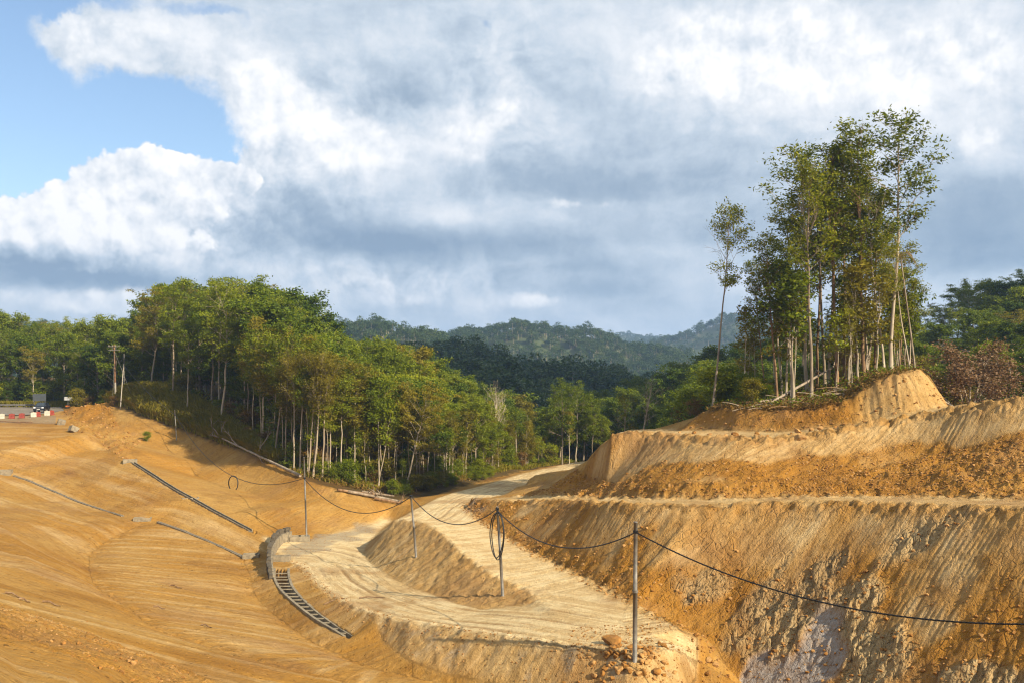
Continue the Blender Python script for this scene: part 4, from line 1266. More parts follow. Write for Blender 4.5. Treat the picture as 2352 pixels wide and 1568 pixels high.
while cnt < 165 and tries < 6000:
    tries += 1
    u = rs.uniform(-60, 1250)
    e = f(EDGE_L, u)
    q = rs.random() ** 1.4
    d = e + 1.0 + q * (60 if u > 330 else 48)
    x = (u - CU) / F * d
    if any((x - a) ** 2 + ((d - b) * 0.8) ** 2 < (2.7 if u > 700 else 3.3) ** 2 for a, b in taken): continue
    sky = f(SKY_L, u)
    gz = ground_z(x, d)
    vg = CV - F * gz / d
    w = min(1, q * 1.5)
    if u < 330: w = min(1, .45 + q)
    vt = sky + (1 - w) * (vg - sky) * rs.uniform(0.15, 0.55) + rs.uniform(0, 26)
    H = (CV - vt) / F * d - gz
    if H > 24: H = rs.uniform(17, 22)
    if H < 4.5: continue
    if u < 660: kind = 'forest' if rs.random() < .72 else 'dense'
    else: kind = 'dense' if rs.random() < .66 else 'forest'
    if H < 8: kind = 'dense' if rs.random() < .6 else 'sapling'
    lab, grp = LB[kind], GF[kind]
    if u < 300 and kind in ('forest', 'dense'):
        lab, grp = ('light green loose-crowned tree behind the guardrail road', 'trees behind the road') if kind == 'forest' else ('dark bushy tree behind the guardrail road', 'trees behind the road')
    elif u > 660 and kind == 'forest':
        lab = 'open-crowned tree among the rounded trees left of the track'
    pi = rs.randrange(6)
    lab = say(kind, pi, H, 'at the edge' if q < .15 else 'inside the forest' if q < .5 else 'at the back', ZONE_L, u)
    plant(kind, pi, u, d, H=H, wide=rs.uniform(.85, 1.2) * (1.0 if H > 9 else 1.15), label=lab, group=grp)
    taken.append((x, d))
    cnt += 1
for k in range(60):
    u = rs.uniform(-90, 250)
    plant(('shrub', 'dense', 'shrub')[k % 3], rs.choice([0, 2, 1, 0]), u, f(EDGE_L, u) + rs.uniform(2, 12), H=rs.uniform(2.5, 5.5), wide=1.3, label='leafy bush at the forest foot ' + where(ZONE_L, u), group='bushes behind the guardrail', cat='shrub', name='shrub')
for k in range(26):
    u = rs.uniform(900, 1130)
    plant('shrub', rs.choice([0, 1, 2]), u, f(EDGE_L, u) - rs.uniform(0.5, 4.5), H=rs.uniform(.8, 2.2), wide=1.3, label='low shrub on the bank between forest and track', group='low shrubs beside the track', cat='shrub')
# bushy understorey that closes the forest between the trunks
for k in range(58):
    u = rs.uniform(180, 690)
    d = f(EDGE_L, u) + rs.uniform(8, 34)
    plant('dense', rs.choice([0, 2, 5, 1]), u, d, H=rs.uniform(5, 9), wide=1.35, label='dark bushy understorey tree ' + where(ZONE_L, u), group='understorey trees of the left forest')
# tall thin trunks standing along the very edge of the forest
protos('edge', 3, H=14.0, r0=0.10, base=lambda i: (.58, .5, .64)[i], spread=0.17, prof='umbrella', nl=13, sub=4, per=44, cr=0.5, L=0.17, W=0.075, leafmat=lambda i: (M['leaf_forest'], M['leaf_olive'], M['leaf_bright'])[i], barkmat=M['bark_pale'], up=.7, wob=.022, flat=.45, bare=.1)
NAMES['edge'] = 'forest_tree'
TONE['edge'] = ('yellow-green', 'olive', 'bright green')
for k in range(46):
    u = 560 + 690 * (k + rs.random()) / 46
    d = f(EDGE_L, u) + rs.uniform(-.3, 4.5)
    gz = ground_z((u - CU) / F * d, d)
    vg = CV - F * gz / d
    hh = min(17, (vg - (f(SKY_L, u) + (vg - f(SKY_L, u)) * rs.uniform(.12, .5))) / F * d)
    if hh < 6: continue
    lab = '%s %s thin-trunked edge tree %s' % ('tall' if hh > 11 else 'short', TONE['edge'][k % 3], where(ZONE_L, u))
    plant('edge', k, u, d, H=hh, wide=rs.uniform(.8, 1.15), label=lab, group='thin pale trunks along the forest edge')
# saplings and shrubs at the forest foot
for k in range(75):
    u = rs.uniform(690, 1250)
    d = f(EDGE_L, u) + rs.uniform(-0.5, 9)
    hh = rs.uniform(3.5, 9.5)
    plant('sapling', k, u, d, H=hh, wide=rs.uniform(.8, 1.4), label=say('sapling', k, hh, 'at the forest foot', ZONE_L, u), group=GF['sapling'])
for k in range(110):
    u = rs.uniform(540, 1290) if k < 88 else rs.uniform(170, 560)
    d = f(EDGE_L, u) + rs.uniform(-0.8, 7)
    pi, hh = rs.randrange(4), rs.uniform(1.3, 3.6)
    plant('shrub', pi, u, d, H=hh, wide=rs.uniform(.9, 1.4), label=say('shrub', pi, hh, 'at the forest foot', ZONE_L, u), group='shrubs at the forest foot', cat='shrub')

# the island of trees beside the far end of the track
for k, i, u, d, top, wd, lab in [('forest', 5, 1292, 166, (1292, 868), 1.0, 'white forked trunk with round crown, tallest of the island by the track'), ('forest', 0, 1323, 169, (1325, 880), 1.0, 'second trunk from the left in the sunlit island by the track'), ('dense', 1, 1340, 172, (1352, 915), 1.0, 'rounded crown in the middle of the sunlit island by the track'), ('forest', 3, 1358, 167, (1366, 930), .9, 'slim trunk right of the middle of the sunlit island'),
                                  ('dense', 4, 1372, 171, (1385, 955), .9, 'bright rounded tree at the right of the sunlit island'), ('dense', 1, 1275, 173, (1278, 930), 1.0, 'low rounded tree at the left side of the sunlit island'), ('sapling', 1, 1308, 165, (1310, 940), .9, 'thin sapling between the two white trunks of the sunlit island'), ('dense', 3, 1388, 174, (1398, 985), .8, 'lowest tree at the right end of the sunlit island')]:
    plant(k, i, u, d, top=top, wide=wd, label=lab or 'tree in the small sunlit island beyond the end of the track', group='sunlit trees beyond the track')

# right forest
cnt, tries, taken = 0, 0, []
while cnt < 150 and tries < 5000:
    tries += 1
    u = rs.uniform(1500, 2480)
    q = rs.random()
    d0 = 112 if u < 2050 else 106
    d = d0 + q * 120
    x = (u - CU) / F * d
    if any((x - a) ** 2 + ((d - b) * .8) ** 2 < 3.5 ** 2 for a, b in taken): continue
    sky = f(SKY_R, u)
    gz = ground_z(x, d)
    vg = CV - F * gz / d
    vt = sky + max(0, 1 - q * 1.15) * (930 - sky) * rs.uniform(.45, .95) + rs.uniform(0, 22)
    H = (CV - vt) / F * d - gz
    if H > 20: H = rs.uniform(14, 19)
    if H < 4.5: continue
    far_top = u > 2080 and q > .75
    kind = 'forest' if (far_top and rs.random() < .75) or rs.random() < .12 else 'dense'
    lab = 'airy crown on the skyline of the right hillside' if far_top and kind == 'forest' else 'dark dense tree on the right hillside behind the mound'
    pi = rs.choice([0, 2, 5, 0, 2, 4, 1]) if kind == 'dense' else rs.randrange(6)
    lab = say(kind, pi, H, 'on the skyline' if far_top else 'low' if q < .3 else 'halfway up' if q < .65 else 'high up', ZONE_R, u)
    plant(kind, pi, u, d, H=H, wide=rs.uniform(.95, 1.35), label=lab, group='trees of the right hillside')
    taken.append((x, d))
    cnt += 1
for k in range(46):
    u = rs.uniform(1545, 2130) if k < 34 else rs.uniform(2130, 2400)
    pi, hh = rs.choice([0, 1, 1, 2, 3]), rs.uniform(2.0, 5.0)
    plant('shrub', pi, u, rs.uniform(103, 118), H=hh, wide=1.2, label=say('shrub', pi, hh + (-.9), 'below the hillside', ZONE_R, u), group='shrubs below the right hillside', cat='shrub')
# dark valley trees between the two
cnt = 0
taken = []
while cnt < 62:
    u = rs.uniform(1120, 1640)
    q = rs.random()
    d = 184 + q * 74
    x = (u - CU) / F * d
    if any((x - a) ** 2 + ((d - b) * .7) ** 2 < 4.2 ** 2 for a, b in taken): continue
    gz = ground_z(x, d)
    pi, hh = rs.choice([0, 2, 5, 1]), rs.uniform(9, 15)
    lab = '%s %s tree %s in the shaded valley %s' % ('tall' if hh > 12 else 'low', TONE['dense'][pi], 'near' if q < .45 else 'far back', 'left of the sunlit island' if u < 1250 else 'behind the sunlit island' if u < 1400 else 'behind the leafless tree' if u < 1530 else 'left of the lone thin tree')
    plant('dense', pi, u, d, H=hh, wide=rs.uniform(1.0, 1.35), label=lab, group='valley trees')
    taken.append((x, d))
    cnt += 1

# bare and half-bare trees behind the upper cut
tb = gen_tree(91, 8.0, 0.13, .28, .30, 'round', 15, 5, 0, .3, .1, .1, None, M['dead_wood'], up=.85, wob=.03, bare=1.0, name='bare')
o = thing('bare_tree', 'leafless pale tree with spreading branches behind the upper cut', 'tree', on_ground(1473, 108))
o.rotation_euler = (0, .20, 0)
zt = (CV - 884) / F * 108
s = (zt - o.location.z) / 7.8
o.scale = (s, s, s)
link('trunk', tb[0], o)
ts = gen_tree(97, 5.5, .10, .45, .34, 'umbrella', 10, 4, 9, .3, .12, .05, M['leaf_olive'], M['dead_wood'], up=.6, wob=.03, bare=.3, name='sparse')
o = thing('sparse_tree', 'small sparse yellowish tree left of the leafless tree behind the upper cut', 'tree', on_ground(1436, 109))
s = ((CV - 934) / F * 109 - o.location.z) / 5.4
o.scale = (s, s, s)
link('trunk', ts[0], o); link('crown', ts[1], o)
tg = gen_tree(99, 9.0, .12, .3, .28, 'round', 22, 6, 2, .3, .1, .04, M['leaf_dry'], M['bark_pale'], up=.9, wob=.02, bare=.7, name='twiggy')
o = thing('twiggy_tree', 'pale twiggy almost leafless crown among the green trees left of the track', 'tree', on_ground(1140, 152))
s = ((CV - 905) / F * 152 - o.location.z) / 8.8
o.scale = (s, s, s)
link('trunk', tg[0], o); link('crown', tg[1], o)

# the withered red-brown tree on the right
bt = MB()
rng = np.random.default_rng(8)
cl = []
for k in range(11):
    a = k * 2.4 + rng.normal() * .3
    e = rng.uniform(.55, 1.25)
    b0 = branch(rng, (rng.normal() * .15, rng.normal() * .15, -.3), (math.cos(a) * math.cos(e), math.sin(a) * math.cos(e) * .8, math.sin(e)), rng.uniform(5.0, 6.6), 6, .15, .1)
    bt.tube(b0, [.10, .085, .07, .055, .045, .035, .02], 6)
    for j in range(10):
        q = b0[rng.integers(3, 7)]
        d2 = np.array([math.cos(a), math.sin(a), .55]) + rng.normal(size=3) * .75
        b1 = branch(rng, q, d2 / np.linalg.norm(d2), rng.uniform(.8, 1.9), 3, .2)
        bt.tube(b1, [.03, .022, .016, .008], 4, cap=False)
        cl += [b1[-1], b1[2]]
cl = np.array(cl)
k = rng.integers(38, 80, len(cl))
c = np.repeat(cl, k, 0) + rng.normal(size=(k.sum(), 3)) * np.array([.42, .42, .26])
v, fcs = leaf_quads(c, rng, .12, .065)
o = thing('withered_tree', 'many-stemmed tree with withered red-brown leaves beside the bright cut face', 'tree', on_ground(2226, 97))
zt = (CV - 800) / F * 97
s = (zt - o.location.z) / 6.4
o.scale = (s * 1.3, s * .9, s)
link('trunk', bt.mesh('withered_trunk', M['bark_pale'], True), o)
link('crown', mesh_np('withered_crown', v, fcs, [M['leaf_brown']]), o)

# palm in the stand
o = thing('palm_tree', 'slim palm with yellowing drooping fronds among the tall trees of the mound', 'palm', on_ground(2103, 90))
zt = (CV - 585) / F * 90
Hp = zt - o.location.z
xp = (2068 - CU) / F * 90 - o.location.x
tbm = MB()
tbm.tube([(xp * t ** 1.3, .25 * math.sin(3 * t), Hp * t - .3 * (1 - t)) for t in np.linspace(0, 1, 9)], [.10, .085, .08, .075, .07, .07, .065, .065, .06], 7)
tbm.build('trunk', M['bark_grey'], o, True)
for k in range(12):
    a = k * 2 * math.pi / 12 + rng.normal() * .15
    Lf = rng.uniform(1.7, 2.4)
    e0 = rng.uniform(.2, 1.0)
    rib, fv, ff = MB(), [], []
    pts = []
    for t in np.linspace(0, 1, 9):
        r = Lf * t * (1 - .18 * t)
        pts.append(np.array([math.cos(a) * r * math.cos(e0 * .6), math.sin(a) * r * math.cos(e0 * .6), Lf * (math.sin(e0) * t - 1.15 * t * t)]))
    rib.tube(pts, [.022 - .002 * i for i in range(9)], 4)
    for i in range(1, 9):
        for h in (0, .5):
            if i == 8 and h: continue
            p0 = pts[i] * (1 - h) + pts[min(8, i + 1)] * h
            tdir = pts[min(8, i + 1)] - pts[i - 1]
            tdir = tdir / np.linalg.norm(tdir)
            sd = np.cross(tdir, (0, 0, 1.0))
            for sgn in (-1, 1):
                tip = p0 + sd * sgn * .5 * (1.1 - .08 * i) + tdir * .28 + np.array([0, 0, -.22])
                rib.add([p0 - tdir * .03, p0 + tdir * .04, tip], [(0, 1, 2)], 1)
    fo = rib.build('frond', [M['bark_grey'], M['leaf_dry'] if k % 3 else M['leaf_olive']], o)
    fo.location = (xp, .02, Hp)

# ------------------------------------------------------------------ stuff: grass, undergrowth, distant canopy
rng = np.random.default_rng(21)


def blades(name, us, ds, hmin, hmax, w, mat, per=5, lean=.35):
    x = (us - CU) / F * ds
    z = ground_z(x, ds)
    n = len(x)
    V, Fc = [], []
    base = np.repeat(np.stack([x, ds, z], 1), per, 0) + rng.normal(size=(n * per, 3)) * np.array([.22, .22, 0])
    h = rng.uniform(hmin, hmax, (n * per, 1))
    a = rng.uniform(0, 6.28, n * per)
    dr = np.stack([np.cos(a), np.sin(a), 0 * a], 1)
    sd = np.stack([-np.sin(a), np.cos(a), 0 * a], 1) * w
    ln = np.abs(rng.normal(size=(n * per, 1))) * lean
    mid = base + dr * ln * h * .35 + np.array([0, 0, 1]) * h * .6
    tip = base + dr * ln * h * 1.1 + np.array([0, 0, 1]) * h * (1 - .25 * ln)
    q = np.stack([base - sd, base + sd, mid + sd * .8, tip, mid - sd * .8], 1).reshape(-1, 3)
    me = mesh_np(name, q, np.arange(len(base) * 5).reshape(-1, 5), [mat])
    return link(name, me)


# tall grass along the top of the left bank
n = 9000
t = rng.uniform(0, 1, n)
gu = np.interp(t, [0, .25, .5, .75, 1], [255, 330, 420, 520, 640])
dc = np.interp(gu, [255, 300, 336, 380, 430, 497, 564, 632], [166, 160, 153, 150, 146, 139.5, 133.5, 124.5])
gd = dc + rng.uniform(0.0, 1, n) ** 1.3 * np.interp(gu, [255, 330, 430, 560, 640], [16, 20, 15, 7, 3]) + .2
tag(blades('tall_grass', gu + rng.normal(size=n) * 4, gd, 0.7, 1.8, .05, M['grass'], 6), kind='stuff')
n = 4200
gu = rng.uniform(600, 1330, n)
gd = np.interp(gu, EDGE_L[:, 0], EDGE_L[:, 1]) + rng.uniform(-1.4, 6, n)
tag(blades('grass', gu, gd, .25, .8, .03, M['grass'], 5), kind='stuff')
n = 1500
gu = rng.uniform(-60, 150, n)
tag(blades('grass', gu, rng.uniform(192.5, 197, n), .5, 1.3, .05, M['grass'], 5), kind='stuff')


def cover(name, us, ds, hmax, per, L, mat):
    x = (us - CU) / F * ds
    z = ground_z(x, ds)
    c = np.repeat(np.stack([x, ds, z], 1), per, 0)
    c = c + rng.normal(size=c.shape) * np.array([.4, .4, 0]) + np.array([0, 0, 1]) * (rng.uniform(.03, 1, (len(c), 1)) ** 1.5 * hmax * np.repeat(rng.uniform(.3, 1, (len(x), 1)), per, 0))
    v, fc = leaf_quads(c, rng, L, L * .45)
    return tag(link(name, mesh_np(name, v, fc, [mat])), kind='stuff')


n = 1800
gu = rng.uniform(190, 1330, n)
gd = np.interp(gu, EDGE_L[:, 0], EDGE_L[:, 1]) + rng.uniform(-1, 10, n)
cover('undergrowth', gu, gd, 1.5, 12, .14, M['leaf_forest'])
n = 900
gu = rng.uniform(680, 1100, n)
gd = np.interp(gu, EDGE_L[:, 0], EDGE_L[:, 1]) + rng.uniform(-2.2, 5, n)
cover('undergrowth', gu, gd, .9, 12, .12, M['leaf_dry'])
n = 1500
gu = rng.uniform(1640, 2110, n)
gd = np.interp(gu, [1640, 1700, 1801, 1880, 1985, 2110], [92.5, 88.8, 86.2, 84.6, 84.4, 84.4]) + rng.uniform(-.1, 1, n) ** 1.5 * 9
cover('undergrowth', gu, gd, .5, 9, .12, M['leaf_dry'])
cover('undergrowth', gu[:500] + 9, gd[:500] + .6, .8, 9, .13, M['leaf_dense'])
n = 900
gu = rng.uniform(1500, 2480, n)
gd = rng.uniform(104, 125, n)
cover('undergrowth', gu, gd, 2.2, 12, .16, M['leaf_dense'])

# --- hills: ridge tops seen from here, as (u, v of the canopy) at a distance
RIDGE = [(330, 55, [(960, 905), (1000, 858), (1040, 820), (1100, 812), (1160, 824), (1230, 862), (1300, 892), (1360, 930)]),
         (440, 80, [(700, 860), (880, 815), (930, 790), (1000, 778), (1050, 772), (1100, 776), (1150, 790), (1210, 802), (1300, 812), (1400, 824), (1480, 842), (1560, 862), (1620, 892), (1720, 900), (1900, 930)]),
         (820, 150, [(300, 790), (560, 745), (700, 734), (760, 732), (830, 729), (880, 728), (910, 738), (960, 744), (1010, 757), (1040, 785), (1080, 820)]),
         (1050, 170, [(940, 800), (980, 775), (1020, 763), (1060, 753), (1120, 747), (1150, 739), (1190, 729), (1230, 738), (1290, 753), (1360, 750), (1420, 769), (1480, 786), (1540, 798), (1580, 806), (1610, 832), (1660, 860)]),
         (1750, 260, [(1430, 800), (1500, 782), (1560, 768), (1600, 752), (1650, 729), (1690, 717), (1740, 718), (1800, 726), (1900, 742), (2000, 762), (2150, 782), (2352, 772), (2500, 760), (3000, 720), (3600, 745)]),
         (2700, 380, [(1300, 790), (1380, 774), (1430, 763), (1480, 771), (1530, 777), (1590, 774), (1660, 780)]),
         (900, 150, [(-2200, 745), (-1400, 715), (-800, 738), (-200, 740), (0, 738), (100, 737), (130, 742), (200, 750), (290, 736), (330, 732), (400, 745), (520, 760)])]


def hill_z(x, y):
    base = np.interp(y, [150, 260, 420, 700, 1200, 3000], [-18, -24, -40, -48, -52, -60])
    base = base + np.clip((np.abs(x) - 90) * 0.16, 0, 22) * (y < 420)
    u = CU + F * x / y
    z = base.copy()
    for d, w, pts in RIDGE:
        can = 18.0 if d < 600 else 12.0
        p = np.array(pts, float)
        top = np.interp(u, p[:, 0], (CV - p[:, 1]) / F * d - can)
        m = sstep(u, p[0, 0] - 160, p[0, 0]) * (1 - sstep(u, p[-1, 0], p[-1, 0] + 160))
        g = np.where(y < d, np.exp(-((y - d) / w) ** 2), np.exp(-((y - d) / (w * 1.6)) ** 2))
        z = np.maximum(z, base + np.maximum(top - base, 0) * g * m)
    return z + 2.5 * fbm(x * .02, y * .012, 3, 301) * sstep(y, 260, 340)


ha = np.concatenate([np.linspace(-1.4, -.62, 30), np.linspace(-.61, .61, 380), np.linspace(.62, 1.4, 30)])
hy = np.exp(np.linspace(math.log(225), math.log(4200), 300))
HX = ha[None, :] * hy[:, None]
HY = np.repeat(hy[:, None], len(ha), 1)
HZ = hill_z(HX, HY)
HZ = np.where(HY < 262, np.minimum(HZ, tin_on_grid(TIN, ha, hy, True)) - 1.2, HZ)
HZ[np.isnan(HZ)] = -25
M['hill'], t, b = material('hill_floor')
geo = t.n.new('ShaderNodeNewGeometry')
t.put(b.inputs['Base Color'], t.mix(t.noise(geo.outputs['Position'], .05, 5, .6), (.03, .045, .012), (.075, .085, .028)))
ii = np.arange(HX.size).reshape(HX.shape)
qq = np.stack([ii[:-1, :-1], ii[:-1, 1:], ii[1:, 1:], ii[1:, :-1]], -1).reshape(-1, 4)
tag(link('hills', mesh_np('hills', np.stack([HX, HY, HZ], -1).reshape(-1, 3), qq, [M['hill']], True)), kind='structure')


def instancer(name, pts, scale, rot, pick, sources, kind='stuff'):
    """one object that draws the source meshes on its points (distant canopy, small stones)"""
    me = bpy.data.meshes.new(name)
    me.from_pydata([tuple(p) for p in pts], [], [])
    for k, a, ty in (('scl', scale, 'FLOAT'), ('rot', rot, 'FLOAT'), ('pick', pick, 'INT')):
        at = me.attributes.new(k, ty, 'POINT')
        at.data.foreach_set('value', np.asarray(a, np.int32 if ty == 'INT' else np.float32))
    ob = link(name, me)
    src = bpy.data.collections.new(name + '_sources')
    for s in sources: src.objects.link(s)
    ng = bpy.data.node_groups.new(name, 'GeometryNodeTree')
    ng.interface.new_socket('Geometry', in_out='INPUT', socket_type='NodeSocketGeometry')
    ng.interface.new_socket('Geometry', in_out='OUTPUT', socket_type='NodeSocketGeometry')
    N = ng.nodes
    gi, go = N.new('NodeGroupInput'), N.new('NodeGroupOutput')
    ci = N.new('GeometryNodeCollectionInfo')
    ci.inputs['Collection'].default_value = src
    ci.inputs['Separate Children'].default_value = True
    ci.inputs['Reset Children'].default_value = True
    ip = N.new('GeometryNodeInstanceOnPoints')
    ip.inputs['Pick Instance'].default_value = True

    def named(nm, ty):
        q = N.new('GeometryNodeInputNamedAttribute')
        q.data_type = ty
        q.inputs['Name'].default_value = nm
        return q.outputs['Attribute']
    cx = N.new('ShaderNodeCombineXYZ')
    ng.links.new(named('rot', 'FLOAT'), cx.inputs[2])
    ng.links.new(gi.outputs[0], ip.inputs['Points'])
    ng.links.new(ci.outputs[0], ip.inputs['Instance'])
    ng.links.new(named('pick', 'INT'), ip.inputs['Instance Index'])
    ng.links.new(cx.outputs[0], ip.inputs['Rotation'])
    ng.links.new(named('scl', 'FLOAT'), ip.inputs['Scale'])
    ng.links.new(ip.outputs[0], go.inputs[0])
    md = ob.modifiers.new('scatter', 'NODES')
    md.node_group = ng
    return tag(ob, kind=kind)


def far_tree(seed, H, wide, n, L):
    r = np.random.default_rng(seed)
    k = 34
    ph, th = r.uniform(0, 6.28, k), np.arccos(r.uniform(-.35, 1, k))
    cc = np.stack([np.cos(ph) * np.sin(th) * wide, np.sin(ph) * np.sin(th) * wide, H * .62 + np.cos(th) * H * .36], 1) * np.array([1, 1, 1]) + r.normal(size=(k, 3)) * .35
    c = np.repeat(cc, n // k, 0) + r.normal(size=(n // k * k, 3)) * np.array([.85, .85, .5])
    v, fc = leaf_quads(c, r, L, L * .5, up=.7)
    tb = MB()
    tb.tube([(0, 0, -1), (r.normal() * .2, r.normal() * .2, H * .45), (r.normal() * .4, r.normal() * .4, H * .8)], [.28, .2, .08], 5)
    o = len(v)
    me = bpy.data.meshes.new('far_tree')
    me.from_pydata([tuple(p) for p in v] + tb.v, [], [tuple(q) for q in fc] + [tuple(i + o for i in q) for q in tb.f])
    me.materials.append(M['leaf_far']); me.materials.append(M['bark_pale'])
    me.polygons.foreach_set('material_index', [0] * len(fc) + [1] * len(tb.f))
    return bpy.data.objects.new('far_tree', me)


src = [far_tree(60 + i, (11, 13, 10, 15, 12)[i], (4.2, 3.6, 4.8, 3.4, 5.2)[i], 480, .62) for i in range(5)]


def canopy(name, lo, hi, count, urange, sc=(.8, 1.25)):
    us = rng.uniform(*urange, count)
    dd = np.sqrt(rng.uniform(lo ** 2, hi ** 2, count))
    x = (us - CU) / F * dd
    z = hill_z(x, dd)
    # keep the trees on slopes that face the camera or stand near a crest
    z2 = hill_z((us - CU) / F * (dd * .985), dd * .985)
    vis = ((CV - F * (z + 14) / dd) < (CV - F * (z2) / (dd * .985)) + 30)
    x, dd, z = x[vis], dd[vis], z[vis]
    n = len(x)
    instancer(name, np.stack([x, dd, z - .5], 1), rng.uniform(*sc, n) * (1 + .25 * (rng.random(n) > .95)), rng.uniform(0, 6.28, n), rng.integers(0, 5, n), src)


canopy('far_forest', 255, 520, 3000, (560, 2000))
canopy('far_forest', 520, 1250, 9500, (-500, 1750), (.6, 1.05))
canopy('far_forest', 1250, 3000, 9000, (1280, 2420), (.8, 1.25))
canopy('far_forest', 255, 420, 900, (-80, 600))
canopy('far_forest', 255, 420, 700, (1900, 2450))

# the woods go on outside the frame
for ur, lo, hi, n in (((-900, -70), 197, 300, 420), ((2490, 3300), 125, 300, 420)):
    us = rng.uniform(*ur, n)
    dd = np.sqrt(rng.uniform(lo ** 2, hi ** 2, n))
    x = (us - CU) / F * dd
    z = np.where(dd < 255, ground_z(x, np.minimum(dd, 255)), hill_z(x, dd))
    instancer('far_forest', np.stack([x, dd, z - .3], 1), rng.uniform(.7, 1.2, n), rng.uniform(0, 6.28, n), rng.integers(0, 5, n), src)

# air between here and the far hills
hz = bpy.data.materials.new('haze')
hz.use_nodes = True
hz.node_tree.nodes.clear()
ho = hz.node_tree.nodes.new('ShaderNodeOutputMaterial')
pv = hz.node_tree.nodes.new('ShaderNodeVolumePrincipled')
pv.inputs['Color'].default_value = (.45, .66, 1.0, 1)
pv.inputs['Density'].default_value = HAZE
pv.inputs['Anisotropy'].default_value = 0.3
hz.node_tree.links.new(pv.outputs[0], ho.inputs['Volume'])
mb = MB()
mb.box((0, 2050, 60), (12600, 4700, 330))
tag(mb.build('haze', hz), kind='stuff')

# unseen low flat-based cloud, added towards the sun to shade the wooded hill in the middle distance
r = np.random.default_rng(2)
tgt = Vector((66, 365, -12))
cc = tgt + SUN_DIR * (560 / SUN_DIR.z)
cv = MB()
th, ph = np.linspace(.001, math.pi - .001, 26), np.linspace(0, 2 * math.pi, 60, endpoint=False)
T, Ph = np.meshgrid(th, ph, indexing='ij')
bump_ = 1 + .22 * fbm(Ph * 1.6 + np.cos(T) * 2, T * 3, 4, 401) * np.sin(T)
xs, ys, zs = 160 * np.sin(T) * np.cos(Ph) * bump_, 115 * np.sin(T) * np.sin(Ph) * bump_, np.maximum(np.cos(T) * 75 * bump_, -14)
ii = np.arange(T.size).reshape(T.shape)
nx_ = np.roll(ii, -1, 1)
qq = np.stack([ii[:-1], ii[1:], nx_[1:], nx_[:-1]], -1).reshape(-1, 4)
mc, t, b = material('shade_cloud')
b.inputs['Base Color'].default_value = (.9, .9, .9, 1)
ob = link('shade_cloud', mesh_np('shade_cloud', np.stack([xs, ys, zs], -1).reshape(-1, 3), qq, [mc], True))
ob.location = cc
tag(ob, kind='stuff')

# ------------------------------------------------------------------ built things
def plain(name, col, rough=.8, var=.25, scale=4.0, metal=0.0, spec=.3):
    m, t, b = material(name)
    tc = t.n.new('ShaderNodeTexCoord')
    n = t.noise(tc.outputs['Object'], scale, 5, .65)
    col = tuple(c * .74 for c in col)
    lo = tuple(c * (1 - var) for c in col)
    hi = tuple(min(1, c * (1 + var)) for c in col)
    t.put(b.inputs['Base Color'], t.mix(t.mr(n, .3, .7), lo, hi))
    b.inputs['Roughness'].default_value = rough
    b.inputs['Metallic'].default_value = metal
    b.inputs['Specular IOR Level'].default_value = spec
    return m


M['concrete'] = plain('concrete', (.28, .225, .145), .9, .3, 2.5)
M['concrete_old'] = plain('concrete_old', (.15, .12, .085), .92, .35, 3)
M['galvanised'] = plain('galvanised', (.20, .18, .15), .55, .3, 3, .2)
M['rust'] = plain('rust', (.26, .13, .06), .8, .4, 4)
M['cable'] = plain('cable', (.012, .011, .010), .45, .2, 6)
M['red'] = plain('red_plastic', (.26, .045, .028), .45, .25, 3)
M['white'] = plain('white_plastic', (.50, .44, .34), .45, .12, 3)
M['carpaint'] = plain('car_paint', (.014, .017, .025), .22, .1, 2, 0, .6)
M['glass'] = plain('dark_glass', (.03, .04, .05), .06, .1, 2, 0, .8)
M['tyre'] = plain('tyre', (.015, .015, .015), .9, .1)
M['chrome'] = plain('chrome', (.7, .7, .7), .2, .1, 2, .9)
M['lamp'] = plain('lamp', (.85, .84, .80), .15, .05, 2, 0, .7)
M['asphalt'] = plain('asphalt', (.23, .19, .145), .9, .18, .5)
M['signback'] = plain('sign_back', (.10, .11, .115), .5, .15, 2, .3)
M['signwhite'] = plain('sign_white', (.55, .54, .50), .5, .15, 2)
M['orange'] = plain('orange_marker', (.6, .18, .03), .5, .1)
M['stone'] = plain('stone', (.31, .140, .028), .95, .4, 1.5)
M['stone_pale'] = plain('stone_pale', (.44, .235, .075), .95, .3, 1.5)
M['stone_grey'] = plain('stone_grey', (.115, .092, .062), .95, .35, 2.5)


def flat_on_ground(pts, dz):
    return [(p[0], p[1], ground_z(p[0], p[1]) + dz) for p in pts]


# --- asphalt road at the left and what stands on it
rows_, NX = [], 26
for d in np.linspace(166, 196, 22):
    row = []
    u0 = -420
    u1 = np.interp(d, [166, 170, 180, 196], [60, 125, 150, 138])
    for k in range(NX + 1):
        u = u0 + (u1 - u0) * k / NX
        x = (u - CU) / F * d
        row.append((x, d, ground_z(x, d) + .06))
    rows_.append(row)
va = np.array(rows_).reshape(-1, 3)
va[:, 2] = blur(va[:, 2].reshape(22, NX + 1), 1.5).ravel() + .03
ii = np.arange(len(va)).reshape(22, NX + 1)
qq = np.stack([ii[:-1, :-1], ii[:-1, 1:], ii[1:, 1:], ii[1:, :-1]], -1).reshape(-1, 4)
tag(link('road', mesh_np('road', va, qq, [M['asphalt']], True)), kind='structure')

# guardrail
gr = thing('guardrail', 'low grey guardrail along the far side of the asphalt road', 'guardrail')
gp = [on_ground(u, 191) for u in np.linspace(-230, 78, 16)]
mb = MB()
pr = [(-.02, .42), (.05, .47), (.05, .53), (-.01, .58), (.05, .63), (.05, .69), (-.02, .74), (-.05, .74), (-.04, .42)]
for a, b_ in zip(gp[:-1], gp[1:]): mb.prism(pr, a, b_)
mb.build('rail', M['galvanised'], gr)
for p in gp:
    mb = MB()
    mb.box((p.x, p.y + .1, p.z + .3), (.12, .12, .9))
    mb.build('post', M['galvanised'], gr)

